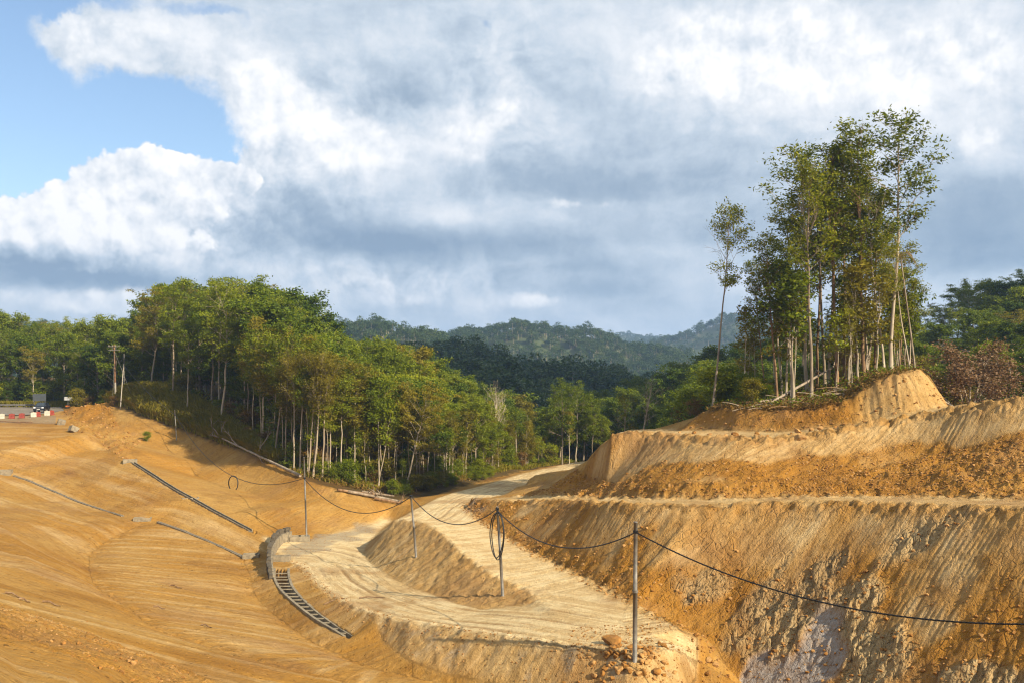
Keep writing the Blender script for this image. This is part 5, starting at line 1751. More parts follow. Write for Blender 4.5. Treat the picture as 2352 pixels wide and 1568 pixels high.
# road signs
p = on_ground(91, 189)
o = thing('road_sign', 'large grey road sign on two posts behind the dark vehicle', 'sign', p)
for s in (-1.05, 1.05):
    mb = MB(); mb.tube([(s, 0, -.2), (s, 0, 2.9)], .05, 8); mb.build('post', M['galvanised'], o)
mb = MB(); mb.box((0, -.09, 2.15), (2.5, .06, 1.35)); mb.build('panel', M['signback'], o)
p = on_ground(156, 178)
o = thing('road_sign', 'small white road sign on one post left of the dirt heap', 'sign', p)
mb = MB(); mb.tube([(0, 0, -.2), (0, 0, 2.7)], .04, 8); mb.build('post', M['galvanised'], o)
mb = MB(); mb.box((.15, -.07, 2.4), (1.5, .05, .62)); mb.build('panel', M['signwhite'], o)
mb = MB(); mb.box((0, -.07, 1.05), (.8, .05, .25)); mb.build('marker_board', M['orange'], o)

# dark pickup coming round the bend
p = on_ground(96, 177)
car = thing('parked_car', 'dark blue-black four-wheel-drive vehicle facing the camera on the asphalt road', 'car', (p.x, p.y, p.z + .1), math.radians(12))
mb = MB()
W2 = .9
prof = [(-2.25, .45), (-2.3, .75), (-2.2, .98), (-1.05, 1.12), (-.45, 1.68), (1.2, 1.72), (1.95, 1.62), (2.2, 1.05), (2.25, .45)]
n = len(prof)
vs = []
for s in (-1, 1):
    for (y, z) in prof:
        w = W2 if z < 1.15 else W2 * .78
        vs.append((s * w, y, z))
fs = [(i, (i + 1) % n, n + (i + 1) % n, n + i) for i in range(n)] + [tuple(range(n)), tuple(range(2 * n - 1, n - 1, -1))]
mb.add(vs, fs)
body = mb.build('body', M['carpaint'], car)
mb = MB(); mb.add([(-.66, -1.07, 1.13), (.66, -1.07, 1.13), (.60, -.50, 1.64), (-.60, -.50, 1.64)], [(0, 1, 2, 3)]); ws = mb.build('windscreen', M['glass'], car); ws.location = (0, -.02, .02)
for s in (-1, 1):
    mb = MB(); mb.add([(s * .80, -.75, 1.17), (s * .80, 1.6, 1.17), (s * .72, 1.4, 1.58), (s * .72, -.35, 1.58)], [(0, 1, 2, 3)]); q = mb.build('side_window', M['glass'], car); q.location = (s * .012, 0, 0)
    mb = MB(); mb.box((s * .66, -2.27, .86), (.36, .10, .20), taper=.85); mb.build('headlight', M['lamp'], car)
    mb = MB(); mb.box((s * .66, -2.30, .55), (.18, .06, .12)); mb.build('fog_lamp', M['lamp'], car)
    mb = MB(); mb.box((s * 1.02, -.85, 1.18), (.22, .12, .18)); mb.build('mirror', M['carpaint'], car)
    for y in (-1.45, 1.4):
        mb = MB(); mb.tube([(s * .70, y, .38), (s * .93, y, .38)], .38, 18); wh = mb.build('wheel', M['tyre'], car)
        mb = MB(); mb.tube([(s * .92, y, .38), (s * .945, y, .38)], .22, 12); mb.build('rim', M['chrome'], wh)
mb = MB()
for k in range(3): mb.box((0, -2.29, .78 + .08 * k), (.85, .04, .035))
mb.build('grille', M['chrome'], car)
mb = MB(); mb.box((0, -2.33, .52), (1.75, .14, .28)); mb.build('bumper', M['carpaint'], car)
mb = MB(); mb.box((0, -2.42, .55), (.52, .02, .12)); mb.build('number_plate', M['signwhite'], car)

# plastic road barriers
JB = [(-.30, 0), (-.30, .12), (-.14, .35), (-.10, .85), (.10, .85), (.14, .35), (.30, .12), (.30, 0)]
BR = [(4, 158.5, 'white', 'white plastic barrier at the left edge of the photo', .35), (27, 159.5, 'red', 'first red plastic barrier from the left, standing alone', .3), (50, 160.5, 'red', 'second red plastic barrier, alone left of the white and red pairs', .3),
      (77, 162, 'white', 'white plastic barrier of the left white and red pair', .5), (86.5, 162.6, 'red', 'red plastic barrier of the left white and red pair', .9), (108.5, 163.6, 'white', 'white plastic barrier of the right white and red pair beside the vehicle', .35), (118, 164.2, 'red', 'red plastic barrier of the right white and red pair beside the vehicle', 1.0)]
for u, d, c, lab, a in BR:
    p = on_ground(u, d)
    o = thing('road_barrier', lab, 'barrier', p, a, 'red and white barriers along the road edge')
    mb = MB()
    mb.prism(JB, (-.42, 0, 0), (.42, 0, 0))
    mb.build('body', M[c], o)
    mb = MB(); mb.box((0, 0, .88), (.30, .10, .06)); mb.build('cap', M[c], o)
    o.scale = (1.0, 1.0, .9)

# utility pole with double cross-arm, its slim neighbour, a grey post behind
p = on_ground(266, 166)
Hh = (CV - 792) / F * 166 - p.z
o = thing('utility_pole', 'rusty and white utility pole with double cross-arms above the grassy bank', 'utility pole', p)
mb = MB(); mb.tube([(0, 0, -.5), (-.1, 0, Hh * .35)], [.15, .13], 10); mb.build('lower_pole', M['white'], o)
mb = MB(); mb.tube([(-.1, 0, Hh * .35), (-.28, 0, Hh)], [.13, .10], 10); mb.build('upper_pole', M['rust'], o)
for dz in (.25, .85):
    mb = MB(); mb.box((-.25, -.12, Hh - dz), (2.0, .1, .11)); mb.build('cross_arm', M['galvanised'], o)
mb = MB(); mb.box((-.55, -.12, Hh - .55), (.07, .06, .5)); mb.box((.05, -.12, Hh - .55), (.07, .06, .5)); mb.build('brace', M['galvanised'], o)
for k in range(4):
    mb = MB(); mb.tube([(-1.1 + .56 * k, -.12, Hh - .2), (-1.1 + .56 * k, -.12, Hh - .02)], .05, 8); mb.build('insulator', M['white'], o)
top_a = o.location + Vector((-.2, 0, Hh - 1.0))
p2 = on_ground(276, 160)
H2 = (CV - 836) / F * 160 - p2.z
o = thing('slim_pole', 'slim white leaning pole right of the utility pole', 'pole', p2)
mb = MB(); mb.tube([(0, 0, -.3), (.55, 0, H2)], [.08, .06], 8); mb.build('shaft', M['white'], o)
mb = MB(); mb.tube([(.52, 0, H2 - .06), (.56, 0, H2 + .05)], .085, 8); mb.build('cap', M['galvanised'], o)
top_b = p2 + Vector((.55, 0, H2 - .1))
p3 = on_ground(285, 178)
o = thing('slim_pole', 'plain grey post standing behind the utility pole among leaves', 'pole', p3)
mb = MB(); H3 = (CV - 812) / F * 178 - p3.z; mb.tube([(0, 0, -.3), (0, 0, H3)], [.09, .08], 8); mb.build('shaft', M['galvanised'], o)
mb = MB(); mb.tube([(0, 0, H3 - .05), (0, 0, H3 + .04)], .11, 8); mb.build('cap', M['galvanised'], o)
for a, e, lab in ((top_a, on_ground(258, 163), 'stay wire falling left from the utility pole to the bank'), (top_a, on_ground(308, 162), 'stay wire falling right from the utility pole to the grass')):
    mb = MB(); mb.tube([a, e], .022, 4)
    tag(mb.build('stay_wire', M['galvanised']), lab, 'wire', 'stay wires of the utility pole')

# --- the row of steel poles that carries the black cable
def steel_pole(u, d, vtop, r, label, mat='galvanised', du=0.0):
    p = on_ground(u, d)
    H = (CV - vtop) / F * d - p.z
    dx = du / F * d
    o = thing('steel_pole', label, 'pole', p, 0, 'steel poles carrying the black cable')
    mb = MB()
    mb.tube([(0, 0, -.6), (dx * .5, 0, H * .5)], [r, r * .97], 14)
    mb.build('lower_tube', M[mat], o, True)
    mb = MB()
    mb.tube([(dx * .5, 0, H * .5 - .02), (dx, 0, H)], [r * .86, r * .82], 14)
    mb.build('upper_tube', M[mat], o, True)
    mb = MB()
    mb.tube([(dx * .5, 0, H * .5 - .06), (dx * .5, 0, H * .5 + .06)], r * 1.12, 14)
    mb.build('collar', M[mat], o)
    mb = MB()
    mb.tube([(dx, 0, H - .02), (dx, 0, H + .015)], r * .9, 14)
    mb.build('cap', M[mat], o)
    return o, p, H, dx


def at(o, v, u=None):
    return None


POLES = [(406, 142.5, 941, .075, 'farthest steel pole, short, on the tan bank below the grass', 'galvanised', -5), (705, 94.8, 1049, .085, 'slim steel pole beside the curved retaining wall', 'galvanised', -7), (957, 79.0, 1140, .095, 'dark steel pole leaning left on the nose between the two tracks', 'galvanised', -13),
         (1156, 64.4, 1163, .10, 'grey steel pole with the big hanging cable loop', 'galvanised', -14), (1458, 47.6, 1198, .115, 'nearest and thickest steel pole, beside the rock pile', 'galvanised', 2)]
PO = [steel_pole(*q) for q in POLES]


def p_at(u, v, d):
    return Vector(P(u, v, None, d))


def strand_path(a, b, sag, n):
    a, b = Vector(a), Vector(b)
    return [a.lerp(b, t) - Vector((0, 0, sag * 4 * t * (1 - t))) for t in np.linspace(0, 1, n)]


def sag_for(a, b, u, v):
    """sag that makes the span pass the sight line (u, v)"""
    best = None
    for t in np.linspace(.05, .95, 181):
        q = Vector(a).lerp(Vector(b), t)
        uu = CU + F * q.x / q.y
        if best is None or abs(uu - u) < best[0]:
            z = (CV - v) / F * q.y
            best = (abs(uu - u), (q.z - z) / (4 * t * (1 - t)))
    return best[1]


A0 = top_b
A1 = p_at(403, 952, 142.3)
A2 = p_at(698, 1097, 94.6)
A3 = p_at(945, 1139, 78.8)
A4 = p_at(1140, 1169, 64.2)
A5 = p_at(1460, 1221, 47.45)
A6 = p_at(2560, 1425, 34.0)
SPANS = [(A0, A1, (345, 905)), (A1, A2, (534, 1092)), (A2, A3, (826, 1177)), (A3, A4, (1062, 1203)), (A4, A5, (1316, 1258)), (A5, A6, (2061, 1413))]
path = []
for a, b_, (su, sv) in SPANS:
    L_ = (b_ - a).length
    seg = strand_path(a, b_, sag_for(a, b_, su, sv), max(24, int(L_ / .16)))
    path += seg if not path else seg[1:]


def twisted(path, r, off, pitch, name, parent):
    """two or three wires wound round the line of the cable"""
    arc = 0.0
    out = [[], [], []]
    for i, p in enumerate(path):
        t = (path[min(i + 1, len(path) - 1)] - path[max(0, i - 1)]).normalized()
        if i: arc += (p - path[i - 1]).length
        a = t.cross(Vector((0, 0, 1)))
        a = a.normalized() if a.length > 1e-6 else Vector((1, 0, 0))
        b = t.cross(a)
        for k in range(3):
            w = 2 * math.pi * (arc / pitch + k / 3)
            out[k].append(p + (a * math.cos(w) + b * math.sin(w)) * off)
    for k in range(3):
        mb = MB()
        mb.tube(out[k], r, 5)
        mb.build(name, M['cable'], parent, True)


for (o_, p_, H_, dx_), at_ in zip(PO, (A1, A2, A3, A4, A5)):
    zc = at_.z - p_.z
    xc = dx_ * zc / H_
    mb = MB()
    mb.tube([(xc, 0, zc - .07), (xc, 0, zc + .07)], .125, 12)
    mb.box((xc - .0, -.13, zc), (.10, .10, .12))
    mb.build('cable_clamp', M['cable'], o_)
cb = thing('overhead_cable', 'black twisted cable sagging from pole to pole across the whole cutting', 'cable')
twisted(path, .019, .021, .75, 'wire', cb)

# hanging cable loops
lp = p_at(535, 1095, 117.0)
q = min(path, key=lambda w: abs(CU + F * w.x / w.y - 533) + (0 if 100 < w.y < 135 else 999))
o = thing('cable_loop', 'small round cable loop hanging from the span left of the retaining wall', 'cable loop')
rr = 1.0
mb = MB()
ring = [Vector((q.x + .55 * math.sin(t) + .1, q.y + .12 * math.sin(2 * t), q.z - .92 + .92 * math.cos(t))) for t in np.linspace(0, 2 * math.pi * 2, 60)]
ring = [w + Vector((.05 * (i / 60), .05 * (i / 60), 0)) for i, w in enumerate(ring)]
mb.tube(ring, .05, 6)
mb.build('coil', M['cable'], o, True)
mb = MB(); mb.tube([q + Vector((0, 0, .03)), q + Vector((.1, 0, -.12))], .03, 6); mb.build('tie', M['cable'], o)
o = thing('cable_loop', 'long oval cable loop hanging down the pole between the two tracks', 'cable loop')
c0 = p_at(1141, 1180, 64.15)
for s, wd, hh in ((0, .44, 2.9), (.08, .40, 3.05)):
    mb = MB()
    ring = []
    for t in np.linspace(0, 2 * math.pi, 40):
        zz_ = math.cos(t)
        ring.append(c0 + Vector((wd * math.sin(t) * (1 - .18 * (zz_ < 0) * -zz_) + s, .1 * math.sin(3 * t) - .12 + s, -hh / 2 + hh / 2 * zz_ + .12)))
    mb.tube(ring, .036, 6)
    mb.build('coil', M['cable'], o, True)
mb = MB(); mb.tube([c0 + Vector((-.1, -.12, .08)), c0 + Vector((.16, -.12, .10))], .035, 6); mb.build('tie', M['cable'], o)
# thin string hanging over the boulder
a, b_ = p_at(1401, 1388, 50.5), on_ground(1385, 49.2)
mb = MB(); mb.tube([a, a.lerp(b_, .5) + Vector((0, 0, -.05)), b_], .008, 4)

# --- long concrete drain with cross beams
dr_o = thing('stepped_drain', 'curving concrete drain with a row of cross beams at the foot of the left slope', 'drain')
cl_l, cl_r = SP['drain_l'][6:], SP['drain_r']
def resample(sp, n):
    arc = np.concatenate([[0], np.cumsum(np.linalg.norm(np.diff(sp, axis=0), axis=1))])
    s = np.linspace(0, arc[-1], n)
    return np.stack([np.interp(s, arc, sp[:, k]) for k in range(3)], 1)
ND = 60
yr = np.linspace(min(cl_l[0, 1], cl_r[0, 1]), max(cl_l[-1, 1], cl_r[-1, 1]), ND)


def at_depth(sp, yy):
    o_ = np.argsort(sp[:, 1])
    return np.stack([np.interp(yy, sp[o_, 1], sp[o_, 0]), yy, np.interp(yy, sp[o_, 1], sp[o_, 2])], 1)


dl_, dr_ = at_depth(cl_l, yr), at_depth(cl_r, yr)
zt = 0.5 * (dl_[:, 2] + dr_[:, 2]) + .05


def wall_strip(a, b, z_top, z_bot):
    """closed wall between two plan lines"""
    mb = MB()
    n = len(a)
    vs = []
    for i in range(n):
        vs += [(a[i][0], a[i][1], z_bot[i]), (a[i][0], a[i][1], z_top[i]), (b[i][0], b[i][1], z_top[i]), (b[i][0], b[i][1], z_bot[i])]
    fs = []
    for i in range(n - 1):
        for k in range(4):
            fs.append((4 * i + k, 4 * i + (k + 1) % 4, 4 * i + 4 + (k + 1) % 4, 4 * i + 4 + k))
    fs += [(0, 1, 2, 3), tuple(4 * (n - 1) + k for k in (3, 2, 1, 0))]
    mb.add(vs, fs)
    return mb


dirv = dr_ - dl_
dirv[:, 2] = 0
dirv /= np.linalg.norm(dirv, axis=1)[:, None]
for nm, base, sg in (('left_wall', dl_, 1), ('right_wall', dr_, -1)):
    inner = base + dirv * .06 * sg
    outer = base - dirv * .14 * sg
    wall_strip(outer, inner, zt, zt - 1.95).build('side_wall', M['concrete'], dr_o)
wall_strip(dl_ + dirv * .061, dr_ - dirv * .061, zt - 1.55, zt - 1.8).build('drain_bed', M['concrete_old'], dr_o)
NB = 17
for k in range(NB):
    i = int(5 + (ND - 8) * (k / (NB - 1)) ** .92)
    a, b_ = Vector(dl_[i]), Vector(dr_[i])
    a.z = b_.z = zt[i] - .05
    mb = MB()
    c = (a + b_) / 2
    d_ = b_ - a
    mb.box((c.x, c.y, c.z), (d_.length - .13, .12, .065), math.atan2(d_.y, d_.x))
    mb.build('cross_beam', M['concrete'], dr_o)

# curved retaining wall at the drain's head: masonry facing outside, concrete inside
rw = thing('retaining_wall', 'curved stone-faced retaining wall at the head of the stepped drain', 'wall')
wl = spline(line((627, 1325, 15.5), (622, 1302, 15.4), (624, 1283, 15.35), (634, 1264, 15.25), (648, 1252, 15.2), (668, 1246, 15.15)), .25)
tops = np.interp(np.linspace(0, 1, len(wl)), [0, .25, .55, 1], [.25, .7, 1.3, 1.55])
nv = np.gradient(wl[:, :2], axis=0)
nv = np.stack([nv[:, 1], -nv[:, 0]], 1) / (np.linalg.norm(nv, axis=1)[:, None] + 1e-9)
gz = wl[:, 2].copy()
A_ = wl.copy(); B_ = wl.copy()
A_[:, :2] += nv * .14; B_[:, :2] -= nv * .02
wall_strip(A_, B_, gz + tops * .72, gz - 1.0).build('concrete_lining', M['concrete'], rw)
rs = random.Random(4)
stone_me = []
for k in range(5):
    r = np.random.default_rng(k + 50)
    b_ = MB(); b_.box((0, 0, 0), (.42, .30, .26))
    v = np.array(b_.v) * 1.0
    v += r.normal(size=v.shape) * .03
    b_.v = [tuple(q) for q in v]
    stone_me.append(b_.mesh('wall_stone', M['stone_grey']))
arc = np.concatenate([[0], np.cumsum(np.linalg.norm(np.diff(wl[:, :2], axis=0), axis=1))])
for row in range(9):
    s = rs.uniform(0, .2)
    while s < arc[-1]:
        i = int(np.interp(s, arc, range(len(arc))))
        z = gz[i] - .35 + row * .245
        if z < gz[i] + tops[i]:
            st = link('stone', stone_me[rs.randrange(5)], rw)
            i2 = min(i + 1, len(wl) - 1); i1 = max(0, i2 - 1)
            st.location = (wl[i][0] - nv[i][0] * .17, wl[i][1] - nv[i][1] * .17, z)
            st.rotation_euler = (rs.uniform(-.1, .1), rs.uniform(-.1, .1), math.atan2(wl[i2][1] - wl[i1][1], wl[i2][0] - wl[i1][0]))
        s += .40


def basin(name, label, u, d, size, h, rz, th=.12, dz=.0, group=None):
    """open concrete box: four wall parts and a floor"""
    p = on_ground(u, d)
    o = thing(name, label, 'concrete box', (p.x, p.y, p.z + dz), rz, group)
    w, l = size
    for c, s in (((0, -l / 2, h / 2 - .4), (w, th, h + .8)), ((0, l / 2, h / 2 - .4), (w, th, h + .8)), ((-w / 2 + th / 2, 0, h / 2 - .402), (th, l - th, h + .8)), ((w / 2 - th / 2, 0, h / 2 - .402), (th, l - th, h + .8))):
        mb = MB(); mb.box(c, s); mb.build('side_wall', M['concrete'], o)
    mb = MB(); mb.box((0, 0, .0), (w - 2 * th, l - th, .06)); mb.build('basin_floor', M['concrete_old'], o)
    return o


GB = 'concrete catch boxes of the slope drains'
basin('catch_box', 'concrete chamber across the head of the stepped drain', 648, 86.6, (1.35, .9), .45, .03, group=GB)
basin('catch_box', 'open concrete box left of the stepped drain at the end of the slope drain', 577, 88.6, (1.4, 1.1), .25, .15, group=GB)
basin('catch_box', 'grey concrete box in the middle of the left slope where the thin drain bends', 328, 99.5, (1.7, .9), .16, .2, group=GB)
basin('catch_box', 'concrete box half cut off by the left edge of the photo', 6, 116.6, (2.0, 1.2), .5, .25, group=GB)
basin('catch_box', 'raised concrete box at the top of the sloping channel below the bank', 299, 119.2, (1.6, 1.2), .5, .35, group=GB)
basin('catch_box', 'flat concrete box where the sloping channel passes the bench', 438, 104.4, (1.7, .9), .25, .3, group=GB)
basin('catch_box', 'low concrete box at the foot of the slim pole beside the retaining wall', 688, 95.0, (1.9, 1.1), .45, .25, group=GB)


def channel(name, label, pts, w, depth, lip, n):
    """open concrete channel down a slope: two side walls and a bed"""
    o = thing(name, label, 'drain')
    q = resample(pts, n)
    tv = np.gradient(q[:, :2], axis=0)
    nv_ = np.stack([tv[:, 1], -tv[:, 0]], 1) / np.linalg.norm(tv, axis=1)[:, None]
    z0 = np.array([tin_h(a, b) for a, b in q[:, :2]])
    for s in (-1, 1):
        a = q.copy(); b = q.copy()
        a[:, :2] += nv_ * s * (w / 2); b[:, :2] += nv_ * s * (w / 2 + .08)
        wall_strip(a, b, z0 + lip, z0 - depth).build('side_wall', M['concrete'], o)
    a = q.copy(); b = q.copy()
    a[:, :2] -= nv_ * (w / 2); b[:, :2] += nv_ * (w / 2)
    wall_strip(a, b, z0 - depth + .16, z0 - depth).build('channel_bed', M['concrete_old'], o)
    return o


def tin_h(x, y):
    a = x / y
    i = min(max(np.searchsorted(GY, y), 0), len(GY) - 1)
    j = min(max(np.searchsorted(GA, a), 0), len(GA) - 1)
    return Z0[i, j]


channel('sloping_channel', 'straight open concrete channel running down beside the tan bank', SP['channel'][1:][CU + F * SP['channel'][1:, 0] / SP['channel'][1:, 1] < 590], .32, .30, .04, 40)
ch = SP['drain1']
CHU = CU + F * ch[:, 0] / ch[:, 1]
channel('slope_drain', 'thin grey concrete drain crossing the left slope above its middle', ch[CHU > 22][:(CHU[CHU > 22] < 306).sum()], .16, .10, .05, 40)
channel('slope_drain', 'thin grey concrete drain from the middle box down to the box by the stepped drain', ch[CHU > 352], .16, .10, .05, 20)

# concrete blocks tipped beside the ditch
for u, d, s, e, lab in ((141, 149.5, (1.05, 1.0, .8), (.25, .3, .5), 'tipped square concrete block nearer the road'), (169, 140.5, (1.1, 1.0, .8), (-.2, .45, .8), 'tipped square concrete block lower down the ditch')):
    p = on_ground(u, d)
    mb = MB(); mb.box((0, 0, 0), s)
    o = mb.build('concrete_block', M['concrete'])
    o.location = p + Vector((0, 0, .35)); o.rotation_euler = e
    tag(o, lab, 'block', 'tipped concrete blocks at the ditch')
# wire panel standing on the slope
p = on_ground(161, 117)
o = thing('wire_panel', 'small rusty wire mesh panel standing on the left slope', 'wire panel', p, .1)
mb = MB()
for k in range(5): mb.box((-.42 + .21 * k, 0, .32), (.014, .014, .66))
mb.build('upright', M['rust'], o)
mb = MB()
for k in range(4): mb.box((0, -.012, .06 + .19 * k), (.88, .014, .014))
mb.build('crossbar', M['rust'], o)

# --- stones
def stone_mesh(seed, mat, sub=2):
    import bmesh
    bm = bmesh.new()
    bmesh.ops.create_icosphere(bm, subdivisions=sub, radius=.5)
    r = np.random.default_rng(seed)
    pl_ = r.normal(size=(9, 3))
    pl_ /= np.linalg.norm(pl_, axis=1)[:, None]
    off = r.uniform(.20, .40, 9)
    for v in bm.verts:
        p = np.array(v.co)
        for n_, o_ in zip(pl_, off):
            k = p @ n_ - o_
            if k > 0: p = p - n_ * k
        v.co = p * np.array([1.15, 1.0, .8]) + r.normal(size=3) * .008
    me = bpy.data.meshes.new('rock')
    bm.to_mesh(me)
    bm.free()
    me.materials.append(mat)
    return me


ROCKS = [stone_mesh(i, M['stone'] if i % 4 else M['stone_pale']) for i in range(7)]
SMALL = [bpy.data.objects.new('small_stone', stone_mesh(20 + i, (M['stone'], M['stone'], M['stone_pale'])[i % 3], 1)) for i in range(6)]
rs = random.Random(9)


def rock(u, d, s, label, group, me=None, sink=.25):
    p = on_ground(u, d)
    o = link('rock', me or ROCKS[rs.randrange(7)])
    o.location = (p.x, p.y, p.z + s * (.4 - sink))
    o.rotation_euler = (rs.uniform(-.5, .5), rs.uniform(-.5, .5), rs.uniform(0, 6.28))
    o.scale = (s, s * rs.uniform(.8, 1.1), s * rs.uniform(.8, 1.1))
    return tag(o, label, 'rock', group)


bo = rock(1403, 49.6, 1.0, 'large brown boulder lying on the rubble mound left of the nearest pole', None, stone_mesh(77, M['stone'], 3), .2)
for k in range(95):
    a = rs.gauss(0, 1)
    u = 1462 + a * 45 if k < 62 else rs.gauss(1400, 50)
    d = rs.gauss(48.0, .7)
    rock(u, d, abs(rs.gauss(.20, .12)) + .10, 'brown rock in the pile around the foot of the nearest pole', 'rocks piled around the nearest pole')
for k in range(45):
    rock(rs.gauss(1640, 30), rs.gauss(52, 1.2), abs(rs.gauss(.16, .1)) + .1, 'brown rock in the second pile right of the nearest pole', 'rocks right of the nearest pole')
for k in range(75):
    t_ = rs.random()
    u = 100 + 520 * t_
    d = np.interp(u, [0, 93, 200, 300, 400, 500, 620], [38, 36, 34.5, 33.5, 33.5, 33.5, 34]) + rs.uniform(-3.5, 3.5)
    rock(u, d, abs(rs.gauss(.09, .07)) + .06, 'loose stone on the rough strip of the near left slope', 'loose stones of the near left slope')
for k in range(28):
    u = rs.uniform(1560, 1990)
    rock(u, np.interp(u, [1560, 1700, 1990], [86, 78, 80]) + rs.uniform(-.5, 1.5), abs(rs.gauss(.25, .15)) + .12, 'rock along the bench at the foot of the orange mound', 'rocks on the upper bench')
rock(1838, 77.5, .95, 'pale boulder on the upper bench at the foot of the orange mound', 'rocks on the upper bench', stone_mesh(78, M['stone_pale'], 3))


def gravel(name, pts, smin, smax):
    n = len(pts)
    x, y = pts[:, 0], pts[:, 1]
    z = ground_z(x, y)
    s = smin + (smax - smin) * rng.random(n) ** 5
    instancer(name, np.stack([x, y, z + s * .04], 1), s, rng.uniform(0, 6.28, n), rng.integers(0, 6, n), SMALL)


def scatter_in(mask, n, weight=None):
    jj = np.flatnonzero(mask.ravel())
    # even over the surface: cells grow with distance
    w = (Y2.ravel()[jj] ** 2)
    w = w / w.sum()
    c = rng.choice(jj, n, p=w)
    return np.stack([X2.ravel()[c] + rng.normal(size=n) * .06, Y2.ravel()[c] + rng.normal(size=n) * .06], 1)


inframe = (U2 > -80) & (U2 < 2430)
gravel('rubble', scatter_in(R['rubble'] & inframe, 9000), .03, .30)
gravel('rubble', scatter_in((sft['slope1'] > .5) & (keep1 < .45) & inframe, 2600), .03, .35)
gravel('rubble', scatter_in((sft['slope2'] > .5) & (keep2 < .5) & inframe, 1200), .06, .32)
gravel('rubble', scatter_in(inband & (Y2 < 60), 3200), .02, .13)
gravel('rubble', scatter_in(R['front'] & inframe, 800), .03, .16)
gravel('rubble', scatter_in(ditch | R['heap'], 900), .12, .6)
gravel('rubble', scatter_in(R['topface'] & inframe, 500), .08, .4)
gravel('rubble', scatter_in(R['left_up'] & inframe & (Y2 < 100) & (Y2 > 18), 2600), .015, .11)
_, dcr, _ = along(SP['up_right'], X2, Y2, 3)
gravel('rubble', scatter_in((dcr < .7) & (Y2 > 45) & (Y2 < 100), 1500), .05, .28)
_, dcr, _ = along(SP['low_near'], X2, Y2, 3)
gravel('rubble', scatter_in((dcr < .6) & (Y2 > 45) & (Y2 < 90), 900), .04, .2)
pile = (np.abs(U2 - 1500) < 190) & (Y2 > 46) & (Y2 < 54)
gravel('rubble', scatter_in(pile, 2200), .04, .2)
gravel('rubble', scatter_in((ROCKM > .1) & inframe, 700), .04, .35)
gravel('gravel', scatter_in(GREY > .45, 2600), .03, .13)

# --- dead wood
def log(pts, radii, label, mat='dead_wood', group=None, twigs=0, name='log', seed=0):
    o = thing(name, label, 'log' if name == 'log' else 'fallen tree' if name == 'fallen_tree' else 'branch', (0, 0, 0), 0, group)
    mb = MB()
    mb.tube(pts, radii, 7)
    mb.build('stem', M[mat], o, True)
    r = np.random.default_rng(seed)
    for k in range(twigs):
        i = r.integers(len(pts) // 2, len(pts))
        b0 = branch(r, pts[i], np.array([r.normal(), r.normal() * .6, abs(r.normal()) * .8 + .3]), r.uniform(.5, 1) * min(5.5, radii[0] * (22 if name == 'fallen_tree' else 7)), 5, .1, .3)
        mb = MB()
        mb.tube(b0, [radii[-1] * .9 * (1 - .17 * j) + .006 for j in range(6)], 5)
        for j in range(3):
            b1 = branch(r, b0[2 + j % 3], np.array(b0[4] - b0[2]) + r.normal(size=3) * .8, r.uniform(.25, .5) * radii[0] * 20, 3, .1, .3)
            mb.tube(b1, [radii[-1] * .45, radii[-1] * .3, radii[-1] * .2, .006], 4)
        mb.build('limb', M[mat], o, True)
    return o


a, b_ = on_ground(505, 138.2), on_ground(690, 116.6)
log([a.lerp(b_, t) + Vector((0, 0, .35 + .5 * (1 - t))) for t in np.linspace(1, 0, 9)], [.18 - .010 * i for i in range(9)], 'long fallen dead tree with white bare limbs along the grassy forest edge', name='fallen_tree', twigs=9, seed=3)
lg = [((800, 112), (925, 114), .17, 'thickest grey log lying across the log heap at the forest foot'), ((775, 111.5), (860, 113.5), .16, 'dark log at the left end of the log heap at the forest foot'), ((860, 112.2), (915, 113), .15, 'short brown log at the front of the log heap'), ((830, 114), (905, 116), .14, 'log lying behind the log heap under the small pale cut')]
for (ua, da), (ub, db), r_, lab in lg:
    a, b_ = on_ground(ua, da), on_ground(ub, db)
    log([a.lerp(b_, t) + Vector((0, 0, r_ + .15)) for t in np.linspace(0, 1, 5)], [r_, r_ * .95, r_ * .9, r_ * .85, r_ * .75], lab, mat='bark_brown' if 'brown' in lab or 'dark' in lab else 'bark_grey', group='logs heaped at the forest foot', twigs=1, seed=int(ua))
a, b_ = on_ground(1768, 88.5), on_ground(1913, 92) + Vector((0, 0, .5))
log([a.lerp(b_, t) + Vector((0, 0, .25 + .9 * t)) for t in np.linspace(0, 1, 7)], [.09, .11, .12, .12, .11, .1, .09], 'long pale fallen trunk lying slantwise on the orange mound', name='fallen_tree', twigs=2, seed=5)
a, b_ = on_ground(1745, 90), on_ground(1800, 91)
log([a.lerp(b_, t) + Vector((0, 0, .2)) for t in np.linspace(0, 1, 4)], [.17, .16, .15, .14], 'thick pale log at the left foot of the trees on the mound', seed=6)
a, b_ = p_at(2143, 905, 86.5), p_at(2178, 940, 82.5)
log([a.lerp(b_, t) + Vector((0, 0, .1)) for t in np.linspace(0, 1, 4)], [.07, .08, .08, .07], 'pale pole-like log sloping down beside the bright cut face', seed=7)
rs = random.Random(14)
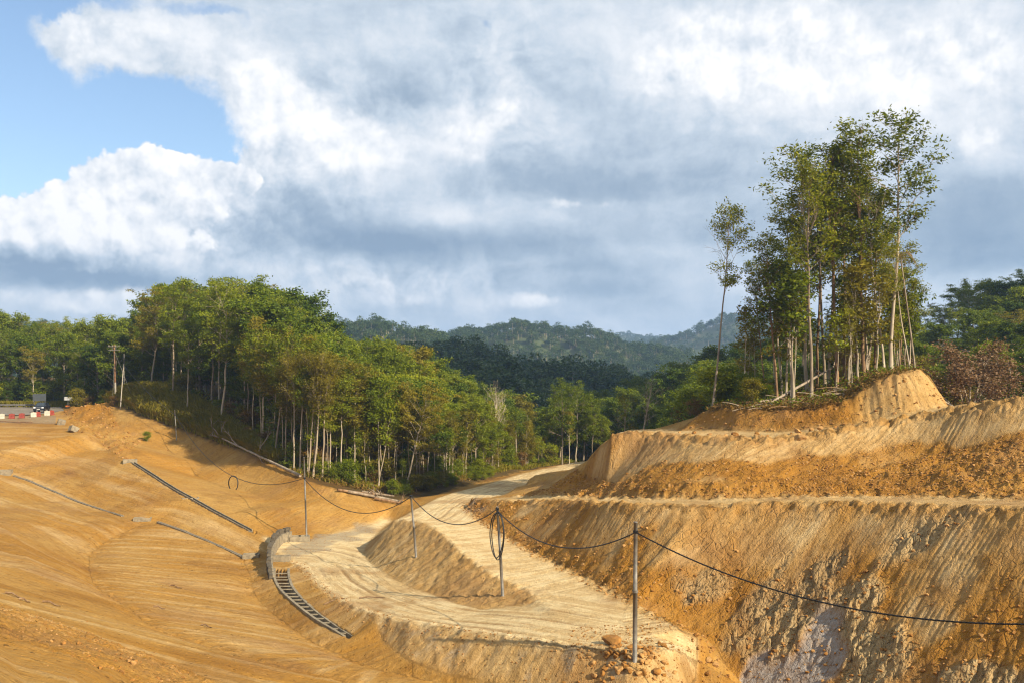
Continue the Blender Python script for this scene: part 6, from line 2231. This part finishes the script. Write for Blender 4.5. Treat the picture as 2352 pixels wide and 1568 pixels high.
for k in range(30):
    u = rs.uniform(1690, 1960)
    p = on_ground(u, np.interp(u, [1690, 1800, 1960], [88.6, 86.4, 85]) + rs.uniform(-.6, 4))
    an = rs.uniform(2.4, 3.8) if k % 2 else rs.uniform(0, 6.28)
    L_ = rs.uniform(1.0, 3.2)
    q = p + Vector((math.cos(an) * L_, -.5 * rs.random() * L_, rs.uniform(-.35, .5) * L_ * .5))
    log([p.lerp(q, t) + Vector((0, 0, .12 + .1 * math.sin(3 * t))) for t in np.linspace(0, 1, 4)], [.045, .04, .03, .02], 'dead branch strewn over the front of the orange mound', name='dead_branch', group='dead branches on the orange mound', mat='bark_grey' if k % 3 else 'bark_brown', seed=k)
for u, v, d, L_, lab in ((12, 1362, 47.5, 1.0, 'dark stick on the left slope at the left edge of the photo'), (44, 1367, 46.5, .55, 'short dark wood piece right of the stick on the left slope'), (98, 1367, 48, .9, 'thin twig on the left slope right of the dark wood piece'), (390, 1335, 72, 1.0, 'thin stick on the grooved lower face of the left slope'),
                         (352, 1392, 60, .7, 'small dark stick in the middle of the left slope'), (462, 1415, 57, .7, 'short wood piece low on the grooved left slope'), (745, 1378, 69, 1.4, 'crooked twig on the bank between the stepped drain and the track'), (825, 1370, 69, 1.8, 'dry root lying at the foot of the nose below the dark pole')):
    p = on_ground(u, d)
    q = p + Vector((L_, rs.uniform(-.4, .1), -.05))
    q.z = ground_z(q.x, q.y)
    log([p + Vector((0, 0, .05)), p.lerp(q, .35) + Vector((0, .05, .12)), p.lerp(q, .7) + Vector((0, 0, .05)), q + Vector((0, 0, .06))], [.05, .045, .035, .02], lab, name='stick', mat='bark_brown', seed=int(u))
# rebar rods lying on the edge of the road fill
for (ua, da), (ub, db), lab in (((0, 152), (48, 150), 'dark iron rod lying at the edge of the road fill, left'), ((40, 151.5), (75, 150.5), 'dark iron rod lying at the edge of the road fill, right')):
    a, b_ = on_ground(ua, da), on_ground(ub, db)
    mb = MB(); mb.tube([a + Vector((0, 0, .1)), a.lerp(b_, .5) + Vector((0, 0, .12)), b_ + Vector((0, 0, .1))], .06, 6)
    tag(mb.build('iron_rod', M['rust']), lab, 'rod', 'iron rods at the road edge')
# tuft growing out of the bank, low bushes on the heap
plant('shrub', 0, 338, 141.5, H=1.5, label='small green tuft clinging to the tan bank left of the farthest steel pole', cat='shrub')
plant('shrub', 1, 178, 172, H=4.0, label='grey-green bush beside the small white road sign', cat='shrub', wide=.9)
plant('shrub', 3, 262, 163, H=1.8, label='brown dry bush at the right end of the dirt heap', cat='shrub', wide=1.3)
